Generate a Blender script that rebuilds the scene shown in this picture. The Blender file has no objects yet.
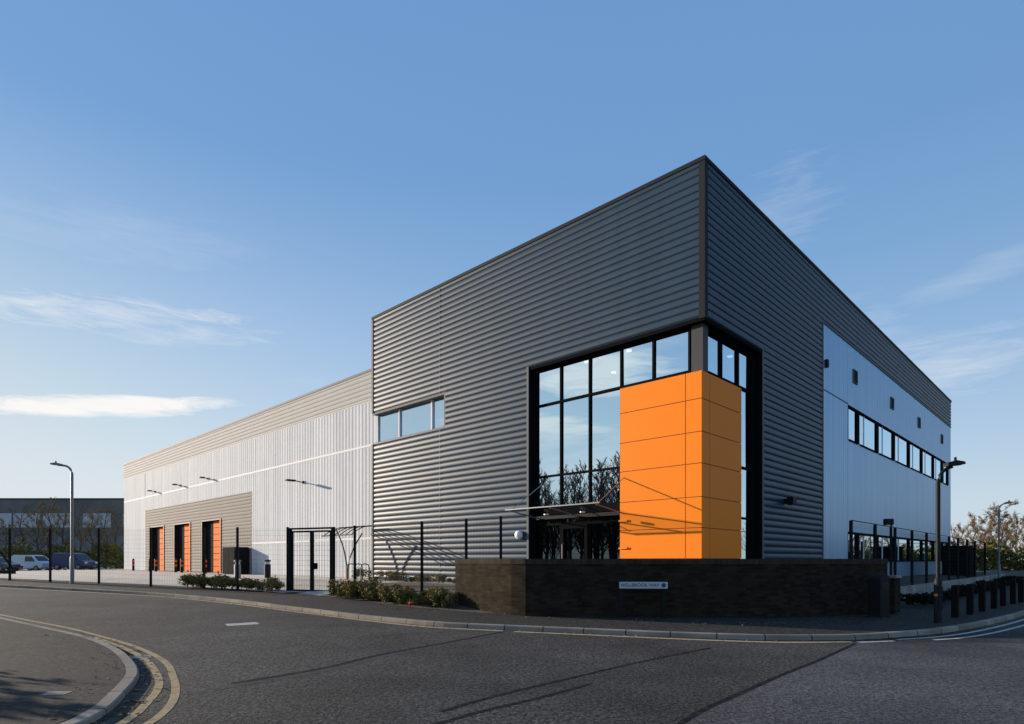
import bpy, bmesh, math, random
from mathutils import Vector, Matrix
from mathutils.geometry import delaunay_2d_cdt
R = math.radians
sc = bpy.context.scene
col = sc.collection

# ------------------------------------------------------------------ camera, sky, sun, exposure
EYE = 1.6
cam_d = bpy.data.cameras.new("camera"); cam = bpy.data.objects.new("camera", cam_d); col.objects.link(cam)
cam_d.sensor_width = 36; cam_d.lens = 618/1024*36; cam_d.shift_y = 198/1024
cam_d.clip_start = .1; cam_d.clip_end = 6000
cam.location = (0, 0, EYE); cam.rotation_euler = (R(90), 0, 0)
sc.camera = cam

SUN_DIR = Vector((-.91, .415, 0)).normalized()          # horizontal direction towards the sun
SUN_EL = R(11.5)
sun_vec = Vector((SUN_DIR.x*math.cos(SUN_EL), SUN_DIR.y*math.cos(SUN_EL), math.sin(SUN_EL)))
SUN_ROT = math.atan2(SUN_DIR.x, SUN_DIR.y)
w = bpy.data.worlds.new("World"); sc.world = w; w.use_nodes = True
nt = w.node_tree; nt.nodes.clear()
def N(nt, t, **kw):
    n = nt.nodes.new(t)
    for k, v in kw.items(): setattr(n, k, v)
    return n
def math_n(nt, op, a, b=None, c=None, clamp=False):
    n = N(nt, 'ShaderNodeMath', operation=op); n.use_clamp = clamp
    for i, v in enumerate((a, b, c)):
        if v is None: continue
        if isinstance(v, (int, float)): n.inputs[i].default_value = v
        else: nt.links.new(v, n.inputs[i])
    return n.outputs[0]
def mixc(nt, fac, a, b, blend='MIX'):
    n = N(nt, 'ShaderNodeMix', data_type='RGBA', blend_type=blend)
    for s, v in ((0, fac), (6, a), (7, b)):
        if isinstance(v, (int, float)): n.inputs[s].default_value = v
        elif isinstance(v, tuple): n.inputs[s].default_value = (*v[:3], 1)
        else: nt.links.new(v, n.inputs[s])
    return n.outputs[2]
sky = N(nt, 'ShaderNodeTexSky', sky_type='NISHITA')
sky.sun_disc = False; sky.sun_elevation = SUN_EL; sky.sun_rotation = SUN_ROT
sky.air_density = 1.0; sky.dust_density = .6; sky.ozone_density = 2.2; sky.altitude = 0
bg = N(nt, 'ShaderNodeBackground'); bg.inputs[1].default_value = .1
EXPO = .6
out = N(nt, 'ShaderNodeOutputWorld')
# clouds: soft wisps laid out by azimuth / elevation of the sky direction
tc = N(nt, 'ShaderNodeTexCoord'); sep = N(nt, 'ShaderNodeSeparateXYZ'); nt.links.new(tc.outputs['Generated'], sep.inputs[0])
az = math_n(nt, 'ARCTAN2', sep.outputs[0], sep.outputs[1])
el = math_n(nt, 'ARCSINE', sep.outputs[2])
cmb = N(nt, 'ShaderNodeCombineXYZ'); nt.links.new(az, cmb.inputs[0]); nt.links.new(el, cmb.inputs[1])
mp = N(nt, 'ShaderNodeMapping'); mp.inputs['Scale'].default_value = (1, 6, 1); nt.links.new(cmb.outputs[0], mp.inputs[0])
n1 = N(nt, 'ShaderNodeTexNoise'); n1.inputs['Scale'].default_value = 3.2; n1.inputs['Detail'].default_value = 8; n1.inputs['Roughness'].default_value = .62; n1.inputs['Distortion'].default_value = .5
nt.links.new(mp.outputs[0], n1.inputs['Vector'])
n2 = N(nt, 'ShaderNodeTexNoise'); n2.inputs['Scale'].default_value = 11; n2.inputs['Detail'].default_value = 8; n2.inputs['Roughness'].default_value = .65; n2.inputs['Distortion'].default_value = .8
nt.links.new(mp.outputs[0], n2.inputs['Vector'])
def blob(a0, e0, ra, re, tilt=0.0, soft=.35, noise=None, namt=1.0, amp=1.0):
    da = math_n(nt, 'DIVIDE', math_n(nt, 'SUBTRACT', az, R(a0)), R(ra))
    ee = math_n(nt, 'SUBTRACT', el, R(e0))
    ee = math_n(nt, 'SUBTRACT', ee, math_n(nt, 'MULTIPLY', math_n(nt, 'SUBTRACT', az, R(a0)), tilt))
    de = math_n(nt, 'DIVIDE', ee, R(re))
    r2 = math_n(nt, 'ADD', math_n(nt, 'MULTIPLY', da, da), math_n(nt, 'MULTIPLY', de, de))
    g = math_n(nt, 'SUBTRACT', 1.0, r2)
    if noise is not None:
        g = math_n(nt, 'ADD', g, math_n(nt, 'MULTIPLY', math_n(nt, 'SUBTRACT', noise, .5), namt))
    g = math_n(nt, 'DIVIDE', g, soft, clamp=True)
    g = math_n(nt, 'SMOOTH_MIN', g, 1.0, .2)
    return math_n(nt, 'MULTIPLY', g, amp)
n3 = math_n(nt, 'MULTIPLY', math_n(nt, 'ADD', n1.outputs[0], n2.outputs[0]), .5)
blobs = [
    blob(-32, 24, 10, 2.2, .1, 2.5, n3, 8.0, .12), blob(-12, 15, 8, 1.5, .05, 2.5, n3, 8.0, .12), blob(33, 14, 7, 3, .15, 2.6, n3, 8, .45),
    blob(-33.5, 11.75, 10, .85, .128, .8, n2.outputs[0], 2.2, 1.0),       # long white lens at the left
    blob(-34, 18.4, 9, 1.2, .12, 2.0, n2.outputs[0], 6.0, .55),         # streaks above it
    blob(-27, 17.9, 7, .8, .12, 2.0, n2.outputs[0], 6.0, .3),
    blob(30, 17, 6.5, 4.5, -.5, 2.6, n3, 9.0, .22),            # wisps beyond the right parapet
    blob(22, 26, 6, 4, .5, 2.8, n3, 9.0, .22),
    blob(36, 20, 7, 1.2, .2, 3, n1.outputs[0], 7.0, .25),
    blob(-98, 17.5, 9, 3.0, .1, .9, n2.outputs[0], 2.6, .95),
    blob(-93, 12.3, 8, 1.3, .05, .9, n2.outputs[0], 2.4, .9),
    blob(-86, 22, 26, 3.0, .05, 1.6, n1.outputs[0], 6.0, .4),          # bank that the glass reflects
    blob(-110, 9, 26, 3.2, .0, 1.3, n1.outputs[0], 6.0, .6),
]
m = blobs[0]
for b in blobs[1:]: m = math_n(nt, 'MAXIMUM', m, b)
# pale air near the horizon, most of it on the sun's side
# the Nishita sky keeps its variation, an elevation gradient evens out its glare round the low sun
SK = 1/(.1*2**EXPO)
rampn = N(nt, 'ShaderNodeValToRGB'); el_n = math_n(nt, 'DIVIDE', el, R(60), clamp=True); nt.links.new(el_n, rampn.inputs[0])
cr_ = rampn.color_ramp
stops = [(0, (.66, .75, .80)), (5, (.60, .725, .83)), (10, (.47, .63, .81)), (17, (.32, .51, .76)), (24, (.225, .42, .70)), (31, (.18, .365, .665)), (42, (.165, .345, .655)), (60, (.14, .31, .62))]
while len(cr_.elements) < len(stops): cr_.elements.new(.5)
for e_, (d_, c_) in zip(cr_.elements, stops): e_.position = d_/60; e_.color = (*c_, 1)
dotn = N(nt, 'ShaderNodeVectorMath', operation='DOT_PRODUCT'); nt.links.new(tc.outputs['Generated'], dotn.inputs[0]); dotn.inputs[1].default_value = tuple(SUN_DIR)
mr = N(nt, 'ShaderNodeMapRange', interpolation_type='SMOOTHSTEP'); nt.links.new(dotn.outputs['Value'], mr.inputs[0])
for i_, v_ in zip(range(1, 5), (-1, .1, SK*.85, SK)): mr.inputs[i_].default_value = v_
vm = N(nt, 'ShaderNodeVectorMath', operation='SCALE'); nt.links.new(rampn.outputs[0], vm.inputs[0]); nt.links.new(mr.outputs[0], vm.inputs['Scale'])
# a whiter low sky on the sun's side
lowm = math_n(nt, 'SUBTRACT', 1.0, math_n(nt, 'DIVIDE', el, R(32)), clamp=True)
sunm = math_n(nt, 'DIVIDE', math_n(nt, 'SUBTRACT', dotn.outputs['Value'], .2), .9, clamp=True)
warm = mixc(nt, math_n(nt, 'MULTIPLY', lowm, math_n(nt, 'MULTIPLY', sunm, .9)), vm.outputs[0], (.78*SK, .82*SK, .83*SK))
nsc = N(nt, 'ShaderNodeVectorMath', operation='MULTIPLY'); nt.links.new(sky.outputs[0], nsc.inputs[0]); nsc.inputs[1].default_value = (.95, 1.05, 1.3)
nmin = N(nt, 'ShaderNodeVectorMath', operation='MINIMUM'); nt.links.new(nsc.outputs[0], nmin.inputs[0]); nmin.inputs[1].default_value = (.8*SK, .8*SK, .8*SK)
sky_c = mixc(nt, .85, nmin.outputs[0], warm)
CL = .98*SK
skyc = mixc(nt, m, sky_c, (CL, CL*.975, CL*.95))
nt.links.new(skyc, bg.inputs[0]); nt.links.new(bg.outputs[0], out.inputs[0])

sun_d = bpy.data.lights.new("sun", 'SUN'); sun_d.energy = 5.0; sun_d.angle = R(.5); sun_d.color = (1, .84, .66)
sun_o = bpy.data.objects.new("sun", sun_d); col.objects.link(sun_o)
sun_o.location = sun_vec*80; sun_o.rotation_euler = sun_vec.to_track_quat('Z', 'Y').to_euler()
vs = sc.view_settings; vs.view_transform = 'Standard'; vs.look = 'None'; vs.exposure = EXPO; vs.gamma = 1; vs.use_curve_mapping = False

# ------------------------------------------------------------------ materials
def mat(name, colr, rough=.6, metal=0., noise=0., nscale=4., spec=.5, bump=0., bscale=60., noise2=0., n2scale=.6, detail=4, nr=.6, streak=0.):
    m = bpy.data.materials.new(name); m.use_nodes = True
    t = m.node_tree; p = t.nodes['Principled BSDF']
    p.inputs['Base Color'].default_value = (*colr, 1); p.inputs['Roughness'].default_value = rough
    p.inputs['Metallic'].default_value = metal; p.inputs['Specular IOR Level'].default_value = spec
    c = None
    co = N(t, 'ShaderNodeTexCoord')
    def nz(s):
        n = N(t, 'ShaderNodeTexNoise'); n.inputs['Scale'].default_value = s; n.inputs['Detail'].default_value = detail; n.inputs['Roughness'].default_value = nr
        t.links.new(co.outputs['Object'], n.inputs['Vector']); return n.outputs[0]
    def nz_st():
        mpn = N(t, 'ShaderNodeMapping'); mpn.inputs['Scale'].default_value = (2.2, 2.2, .09); t.links.new(co.outputs['Object'], mpn.inputs[0])
        n = N(t, 'ShaderNodeTexNoise'); n.inputs['Scale'].default_value = 1.0; n.inputs['Detail'].default_value = 5; t.links.new(mpn.outputs[0], n.inputs['Vector']); return n.outputs[0]
    if noise or noise2 or streak:
        c = tuple(colr)
        for amt, s in ((noise, nscale), (noise2, n2scale), (streak, None)):
            if not amt: continue
            f = math_n(t, 'ADD', math_n(t, 'MULTIPLY', math_n(t, 'SUBTRACT', nz(s) if s else nz_st(), .5), 2*amt), 1.0)
            f = math_n(t, 'MAXIMUM', f, .2)
            g = N(t, 'ShaderNodeCombineXYZ')
            for i in range(3): t.links.new(f, g.inputs[i])
            c = mixc(t, 1.0, c, g.outputs[0], 'MULTIPLY')
        t.links.new(c, p.inputs['Base Color'])
    if bump:
        b = N(t, 'ShaderNodeBump'); b.inputs['Strength'].default_value = bump; b.inputs['Distance'].default_value = .02
        t.links.new(nz(bscale), b.inputs['Height']); t.links.new(b.outputs[0], p.inputs['Normal'])
    return m
M = {}
M['asphalt'] = mat('asphalt', (.045, .0445, .042), .9, spec=.2, noise=3.0, nscale=19, bump=1., bscale=28, noise2=1.3, n2scale=.28, detail=3, nr=.65)
M['asphalt_patch'] = mat('asphalt_patch', (.073, .073, .0725), .9, spec=.2, noise=1.9, nscale=19, bump=.6, bscale=30, noise2=1.0, n2scale=.3, detail=3, nr=.65)
M['seam'] = mat('seam', (.008, .008, .0085), .95, spec=.03, noise=.5, nscale=9)
M_SW = ('seam_worn', (.1, .098, .094), (.045, .0445, .042), .4, .62)
M['footway'] = mat('footway', (.036, .034, .031), .9, spec=.15, noise=3., nscale=14, nr=.65, bump=.5, bscale=40, noise2=.5, n2scale=.7, detail=6)
M['concrete'] = mat('concrete', (.36, .32, .27), .85, noise=.35, nscale=5, noise2=.35, n2scale=1.1, bump=.15, bscale=30)
M['pale_concrete'] = mat('pale_concrete', (.24, .23, .215), .85, noise=1.6, nscale=1.8, noise2=.3)
M['yard'] = mat('yard', (.48, .43, .36), .9, noise=.35, nscale=4, noise2=.4, n2scale=.5)
M['soil'] = mat('soil', (.055, .043, .028), .95, noise=.7, nscale=5, bump=.8, bscale=12)
M['grass'] = mat('grass', (.07, .075, .028), .95, noise=.5, nscale=1.5, noise2=.4, n2scale=.08)
M['dark_metal'] = mat('dark_cladding', (.024, .05, .084), .44, spec=.27, noise=.12, nscale=1.2, streak=.25)
M['trim'] = mat('dark_trim', (.02, .022, .026), .7, spec=.12)
M['grey_trim'] = mat('grey_trim', (.15, .155, .16), .7, spec=.15)
M['column_trim'] = mat('column_trim', (.06, .063, .066), .6, spec=.2)
M['silver'] = mat('silver_cladding', (.54, .56, .585), .75, spec=.06, noise=.07, nscale=1.5, streak=.28)
M['silver_trim'] = mat('silver_trim', (.74, .74, .74), .7, spec=.08)
M['flank'] = mat('shade_tinted_flank', (.24, .42, .62), .38, metal=.5, noise=.06, nscale=.5, streak=.2)  # silver with this side's blue shade put into its base colour
M['band'] = mat('silver_band', (.48, .465, .44), .75, spec=.06, noise=.06, nscale=2)
M['dock'] = mat('dock_cladding', (.29, .27, .24), .75, spec=.06, noise=.08, nscale=2)
M['orange'] = mat('orange_panel', (1.0, .258, .016), .5, spec=.1, noise=.04, nscale=.7)
M['orange_door'] = mat('orange_door', (.8, .17, .012), .7, spec=.05, noise=.08, nscale=2)
M['black'] = mat('black_paint', (.009, .009, .01), .6, spec=.2)
M['black_frame'] = mat('black_frame', (.007, .008, .009), .9, spec=.03)
M['fence'] = mat('fence_coat', (.009, .011, .012), .6, spec=.15)
M['galv'] = mat('galvanised', (.2, .21, .22), .5, metal=.5, noise=.15, nscale=6)
M['dark_column'] = mat('dark_column', (.012, .013, .015), .6, spec=.2)
M['gutter_iron'] = mat('gutter_iron', (.16, .155, .15), .6, noise=.6, nscale=12)
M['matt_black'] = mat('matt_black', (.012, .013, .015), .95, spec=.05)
M['white'] = mat('white_plastic', (.75, .75, .74), .4)
M['room'] = mat('room_paint', (.16, .16, .16), .8)
M['rod'] = mat('steel_rod', (.4, .41, .42), .3, metal=.8)
M['bark'] = mat('bark', (.075, .055, .04), .9, noise=.4, nscale=6)
M['twig'] = mat('twig', (.1, .072, .05), .9)
M['rust_leaf'] = mat('rust_leaf', (.25, .15, .065), .9, spec=.1, noise=.6, nscale=1.1)
M['yellow_leaf'] = mat('yellow_leaf', (.27, .19, .05), .9, spec=.1, noise=.6, nscale=.8)
M['green_leaf'] = mat('green_leaf', (.1, .1, .025), .9, spec=.1, noise=.6, nscale=3)
M['olive_leaf'] = mat('olive_leaf', (.2, .15, .05), .9, spec=.1, noise=.6, nscale=3)
M['dark_leaf'] = mat('dark_leaf', (.014, .018, .01), .9, spec=.1, noise=.6, nscale=3)
M['hedge_leaf'] = mat('hedge_leaf', (.12, .115, .03), .9, spec=.1, noise=.7, nscale=.5)
M['red'] = mat('red_petal', (.6, .05, .02), .6)
M['roofing'] = mat('roofing', (.12, .12, .12), .8)
M['far_dark'] = mat('far_dark', (.13, .125, .118), .8, noise=.6, nscale=.35)
M['far_grey'] = mat('far_grey', (.17, .17, .175), .7, noise=.2, nscale=.5)
M['far_white'] = mat('far_white', (.42, .43, .45), .7, noise=.25, nscale=.5)
M['tyre'] = mat('tyre', (.015, .015, .015), .8)
M['blue_paint'] = mat('blue_paint', (.006, .018, .085), .3, metal=.1)
M['ice_paint'] = mat('ice_paint', (.45, .55, .62), .35)
M['black_car'] = mat('black_car', (.012, .012, .014), .25)
M['car_glass'] = mat('car_glass', (.01, .012, .015), .08)
M['lamp_red'] = mat('lamp_red', (.4, .01, .01), .3)
M['lamp_clear'] = mat('lamp_clear', (.6, .6, .6), .2)
M['sign_face'] = mat('sign_face', (.48, .53, .56), .4)
M['sign_blue'] = mat('sign_blue', (.01, .03, .16), .4)
M['sticker'] = mat('sticker', (.7, .2, .02), .5)
M['blind'] = mat('blind', (.5, .52, .53), .6)
M['timber'] = mat('timber', (.01, .009, .008), .9, spec=.1, noise=.3, nscale=6)

def glass_mat(name, refl, tint, ior=1.5):
    m = bpy.data.materials.new(name); m.use_nodes = True; t = m.node_tree; t.nodes.clear()
    o = N(t, 'ShaderNodeOutputMaterial'); mx = N(t, 'ShaderNodeMixShader'); tr = N(t, 'ShaderNodeBsdfTransparent'); gl = N(t, 'ShaderNodeBsdfGlossy')
    tr.inputs[0].default_value = (*tint, 1); gl.inputs[0].default_value = (.74, .91, 1, 1); gl.inputs['Roughness'].default_value = .004
    fr = N(t, 'ShaderNodeFresnel'); fr.inputs[0].default_value = ior
    f = math_n(t, 'ADD', fr.outputs[0] if ior > 1.2 else .03, refl, clamp=True)
    co = N(t, 'ShaderNodeTexCoord'); nz = N(t, 'ShaderNodeTexNoise'); nz.inputs['Scale'].default_value = .9; nz.inputs['Detail'].default_value = 1
    t.links.new(co.outputs['Object'], nz.inputs['Vector'])
    bp = N(t, 'ShaderNodeBump'); bp.inputs['Strength'].default_value = .03; bp.inputs['Distance'].default_value = .05
    t.links.new(nz.outputs[0], bp.inputs['Height']); t.links.new(bp.outputs[0], gl.inputs['Normal'])
    t.links.new(f, mx.inputs[0]); t.links.new(tr.outputs[0], mx.inputs[1]); t.links.new(gl.outputs[0], mx.inputs[2]); t.links.new(mx.outputs[0], o.inputs[0])
    return m
M['glass'] = glass_mat('solar_glass', .76, (.26, .3, .33))
M['door_glass'] = glass_mat('door_glass', .05, (.3, .32, .34))
M['canopy_glass'] = glass_mat('canopy_glass', .03, (.74, .76, .77), 1.06)
M['office_glass'] = glass_mat('office_glass', .68, (.25, .3, .34))
def emit_mat(name, c, s):
    m = bpy.data.materials.new(name); m.use_nodes = True; p = m.node_tree.nodes['Principled BSDF']
    p.inputs['Emission Color'].default_value = (*c, 1); p.inputs['Emission Strength'].default_value = s; return m
M['downlight'] = emit_mat('downlight', (1, .95, .85), 6)
def uv_mat(name, kind):
    m = bpy.data.materials.new(name); m.use_nodes = True; t = m.node_tree; p = t.nodes['Principled BSDF']
    uv = N(t, 'ShaderNodeUVMap'); br = N(t, 'ShaderNodeTexBrick'); t.links.new(uv.outputs[0], br.inputs['Vector'])
    nz = N(t, 'ShaderNodeTexNoise'); nz.inputs['Scale'].default_value = 2.5 if kind != 'kerb' else 1.3; nz.inputs['Detail'].default_value = 6
    t.links.new(uv.outputs[0], nz.inputs['Vector'])
    br.inputs['Scale'].default_value = 1; br.inputs['Bias'].default_value = -.1
    if kind == 'brick':
        br.inputs['Brick Width'].default_value = .225; br.inputs['Row Height'].default_value = .075; br.inputs['Mortar Size'].default_value = .008
        cols = ((.038, .028, .018), (.014, .0115, .008), (.028, .024, .018))
    elif kind == 'coping':
        br.inputs['Brick Width'].default_value = .075; br.inputs['Row Height'].default_value = 4; br.inputs['Mortar Size'].default_value = .007; br.offset = 0
        cols = ((.05, .041, .033), (.034, .027, .021), (.055, .05, .045))
    elif kind == 'gutter':
        br.inputs['Brick Width'].default_value = .6; br.inputs['Row Height'].default_value = 4; br.inputs['Mortar Size'].default_value = .015; br.offset = 0
        cols = ((.07, .065, .058), (.05, .046, .041), (.03, .028, .026))
    else:
        br.inputs['Brick Width'].default_value = .914; br.inputs['Row Height'].default_value = 4; br.inputs['Mortar Size'].default_value = .012; br.offset = 0
        cols = ((.3, .26, .21), (.22, .19, .155), (.03, .03, .03))
    for k, c in zip(('Color1', 'Color2', 'Mortar'), cols): br.inputs[k].default_value = (*c, 1)
    f = math_n(t, 'ADD', math_n(t, 'MULTIPLY', nz.outputs[0], 1.3), .35)
    g = N(t, 'ShaderNodeCombineXYZ')
    for i in range(3): t.links.new(f, g.inputs[i])
    t.links.new(mixc(t, 1, br.outputs[0], g.outputs[0], 'MULTIPLY'), p.inputs['Base Color'])
    p.inputs['Roughness'].default_value = .95; p.inputs['Specular IOR Level'].default_value = .08
    bp = N(t, 'ShaderNodeBump'); bp.inputs['Strength'].default_value = .6; bp.inputs['Distance'].default_value = .01; bp.invert = True
    t.links.new(br.outputs['Fac'], bp.inputs['Height']); t.links.new(bp.outputs[0], p.inputs['Normal'])
    return m
M['gutter'] = uv_mat('gutter_block', 'gutter'); M['brick'] = uv_mat('brown_brick', 'brick'); M['coping'] = uv_mat('brick_coping', 'coping'); M['kerb'] = uv_mat('kerb_stone', 'kerb')
def worn_paint(name, c, base, lo=.42, hi=.6):
    m = bpy.data.materials.new(name); m.use_nodes = True; t = m.node_tree; p = t.nodes['Principled BSDF']
    co = N(t, 'ShaderNodeTexCoord'); nz = N(t, 'ShaderNodeTexNoise'); nz.inputs['Scale'].default_value = 9; nz.inputs['Detail'].default_value = 8; nz.inputs['Roughness'].default_value = .75
    t.links.new(co.outputs['Object'], nz.inputs['Vector'])
    f = N(t, 'ShaderNodeMapRange'); f.inputs[1].default_value = lo; f.inputs[2].default_value = hi; t.links.new(nz.outputs[0], f.inputs[0])
    t.links.new(mixc(t, f.outputs[0], base, c), p.inputs['Base Color']); p.inputs['Roughness'].default_value = .9; p.inputs['Specular IOR Level'].default_value = .06
    return m
M['yellow_line'] = worn_paint('yellow_line', (.46, .34, .18), (.2, .165, .115), .33, .58)
M['faint_line'] = worn_paint('faint_line', (.5, .38, .22), (.12, .105, .085), .33, .5)
M['seam'] = worn_paint('seam', (.011, .011, .0115), (.038, .0375, .036), .36, .56)
M['seam_worn'] = worn_paint(*M_SW)
M['white_line'] = worn_paint('white_line', (.5, .48, .45), (.1, .1, .1), .3, .5)

# ------------------------------------------------------------------ mesh helpers
class MB:
    def __init__(s): s.v = []; s.f = []; s.uv = {}
    def quad(s, *p, uv=None):
        i = len(s.v); s.v += [tuple(q) for q in p]; s.f.append(tuple(range(i, i+len(p))))
        if uv: s.uv[len(s.f)-1] = uv
    def box(s, x0, y0, z0, x1, y1, z1):
        x0, x1 = sorted((x0, x1)); y0, y1 = sorted((y0, y1)); z0, z1 = sorted((z0, z1))
        i = len(s.v)
        s.v += [(x0,y0,z0),(x1,y0,z0),(x1,y1,z0),(x0,y1,z0),(x0,y0,z1),(x1,y0,z1),(x1,y1,z1),(x0,y1,z1)]
        s.f += [tuple(i+k for k in q) for q in ((3,2,1,0),(4,5,6,7),(0,1,5,4),(1,2,6,5),(2,3,7,6),(3,0,4,7))]
    def tube(s, pts, rads, n=8, cap=True, squash=None):
        pts = [Vector(p) for p in pts]
        if not isinstance(rads, (list, tuple)): rads = [rads]*len(pts)
        base = len(s.v)
        for k, p in enumerate(pts):
            d = (pts[min(k+1, len(pts)-1)]-pts[max(k-1, 0)]).normalized()
            a = Vector((0, 0, 1)) if abs(d.z) < .9 else Vector((1, 0, 0))
            u = d.cross(a).normalized(); v = d.cross(u)
            for j in range(n):
                t = 2*math.pi*(j+.5)/n
                s.v.append(tuple(p+(u*math.cos(t)+v*math.sin(t))*rads[k]))
        for k in range(len(pts)-1):
            for j in range(n):
                a = base+k*n+j; b = base+k*n+(j+1) % n
                s.f.append((a, a+n, b+n, b))
        if cap:
            s.f.append(tuple(base+j for j in range(n)))
            e = base+(len(pts)-1)*n; s.f.append(tuple(e+n-1-j for j in range(n)))
    def prism(s, outline, y0, y1, inset=None):
        """outline in XZ, extruded along Y"""
        n = len(outline); i = len(s.v)
        s.v += [(x, y0, z) for x, z in outline]+[(x, y1, z) for x, z in outline]
        s.f.append(tuple(i+k for k in range(n))); s.f.append(tuple(i+2*n-1-k for k in range(n)))
        for k in range(n): s.f.append((i+(k+1) % n, i+k, i+n+k, i+n+(k+1) % n))
    def lathe(s, prof, n=16, at=(0, 0, 0)):
        i = len(s.v)
        for r, z in prof:
            for j in range(n):
                t = 2*math.pi*j/n; s.v.append((at[0]+r*math.cos(t), at[1]+r*math.sin(t), at[2]+z))
        for k in range(len(prof)-1):
            for j in range(n):
                a = i+k*n+j; b = i+k*n+(j+1) % n; s.f.append((a, b, b+n, a+n))
        s.f.append(tuple(i+n-1-j for j in range(n))); e = i+(len(prof)-1)*n; s.f.append(tuple(e+j for j in range(n)))
    def mesh(s, name, m, smooth=False):
        me = bpy.data.meshes.new(name); me.from_pydata(s.v, [], s.f)
        if s.uv:
            l = me.uv_layers.new(name='UVMap')
            for pi, p in enumerate(me.polygons):
                if pi in s.uv:
                    for li, c in zip(p.loop_indices, s.uv[pi]): l.data[li].uv = c
        me.materials.append(m)
        if smooth:
            me.shade_smooth()
            try: me.set_sharp_from_angle(angle=R(40))
            except Exception: pass
        me.update(); return me
    def build(s, name, m, parent=None, smooth=False, bevel=0):
        if isinstance(m, str): m = M[m]
        me = s.mesh(name, m, smooth)
        bm = bmesh.new(); bm.from_mesh(me)
        if not s.uv: bmesh.ops.recalc_face_normals(bm, faces=bm.faces) if bevel else None
        if bevel: bmesh.ops.bevel(bm, geom=bm.edges[:], offset=bevel, segments=2, affect='EDGES', clamp_overlap=True)
        bm.to_mesh(me); bm.free()
        o = bpy.data.objects.new(name, me); col.objects.link(o)
        if parent: o.parent = parent
        return o
def tag(o, label=None, cat=None, group=None, kind=None):
    if label: o['label'] = label
    if cat: o['category'] = cat
    if group: o['group'] = group
    if kind: o['kind'] = kind
    return o
def struct(o): o['kind'] = 'structure'; return o
def empty(name, loc, label, cat, rz=0, group=None):
    o = bpy.data.objects.new(name, None); col.objects.link(o); o.location = loc; o.rotation_euler = (0, 0, rz); o.empty_display_size = .3
    return tag(o, label, cat, group)
def box_part(name, m, parent, *b, bevel=0):
    mb = MB(); mb.box(*b); return mb.build(name, m, parent, bevel=bevel)
def copy_tree(o, parent=None):
    c = o.copy(); col.objects.link(c)
    if parent: c.parent = parent
    for ch in list(o.children): copy_tree(ch, c)
    return c

# ------------------------------------------------------------------ terrain
def H(x, y):
    s = -.62*x+.78*y-14
    return min(.0175*(s/2+math.sqrt(s*s/4+4)), .52)
def smooth_line(pts, step=.45):
    out = []
    P = [Vector((*p, 0)) for p in pts]; P = [P[0]*2-P[1]]+P+[P[-1]*2-P[-2]]
    for i in range(1, len(P)-2):
        a, b, c, d = P[i-1:i+3]; n = max(1, int((c-b).length/step))
        for k in range(n):
            t = k/n
            q = .5*((2*b)+(c-a)*t+(2*a-5*b+4*c-d)*t*t+(3*b-3*c+d-a)*t**3)
            out.append((q.x, q.y))
    out.append(tuple(pts[-1])); return out
def normals(line):
    ns = []
    for i in range(len(line)):
        a = line[max(0, i-1)]; b = line[min(len(line)-1, i+1)]
        d = Vector((b[0]-a[0], b[1]-a[1])).normalized(); ns.append((-d.y, d.x))
    return ns
def strip(line, prof, zf=None, side=1, uvs=1.0, close_under=False):
    """prof: list of (offset, dz) or function(i)->list; builds a ribbon following the line, z = H(line point)+dz unless zf"""
    mb = MB(); ns = normals(line); u = 0; rows = []
    for i, (x, y) in enumerate(line):
        if i: u += math.dist(line[i], line[i-1])
        pr = prof(i, u) if callable(prof) else prof
        h = H(x, y); row = []
        v = 0; last = None
        for o, dz in pr:
            if last: v += math.dist(last, (o, dz))
            last = (o, dz)
            px, py = x+ns[i][0]*o*side, y+ns[i][1]*o*side
            row.append(((px, py, zf(px, py, dz, h) if zf else h+dz), (u, v)))
        rows.append(row)
    for a, b in zip(rows, rows[1:]):
        for k in range(len(a)-1):
            q = [a[k], b[k], b[k+1], a[k+1]]
            if side < 0: q = q[::-1]
            mb.quad(*[t[0] for t in q], uv=[t[1] for t in q])
    return mb
def fill(poly, zf, step=1.0):
    """flat-shaded ground sheet inside a polygon with inner points so that it follows the terrain"""
    vs_ = [Vector(p) for p in poly]; n = len(vs_)
    xs = [p.x for p in vs_]; ys = [p.y for p in vs_]
    x = min(xs)+step*.37
    while x < max(xs):
        y = min(ys)+step*.41
        while y < max(ys):
            vs_.append(Vector((x, y))); y += step
        x += step
    r = delaunay_2d_cdt(vs_, [], [list(range(n))], 1, 1e-4)
    mb = MB(); mb.v = [(p.x, p.y, zf(p.x, p.y)) for p in r[0]]
    for f in r[2]:
        a, b, c = [r[0][k] for k in f[:3]]
        mb.f.append(tuple(f) if (b-a).cross(c-a) > 0 else tuple(reversed(f)))
    return mb

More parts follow.
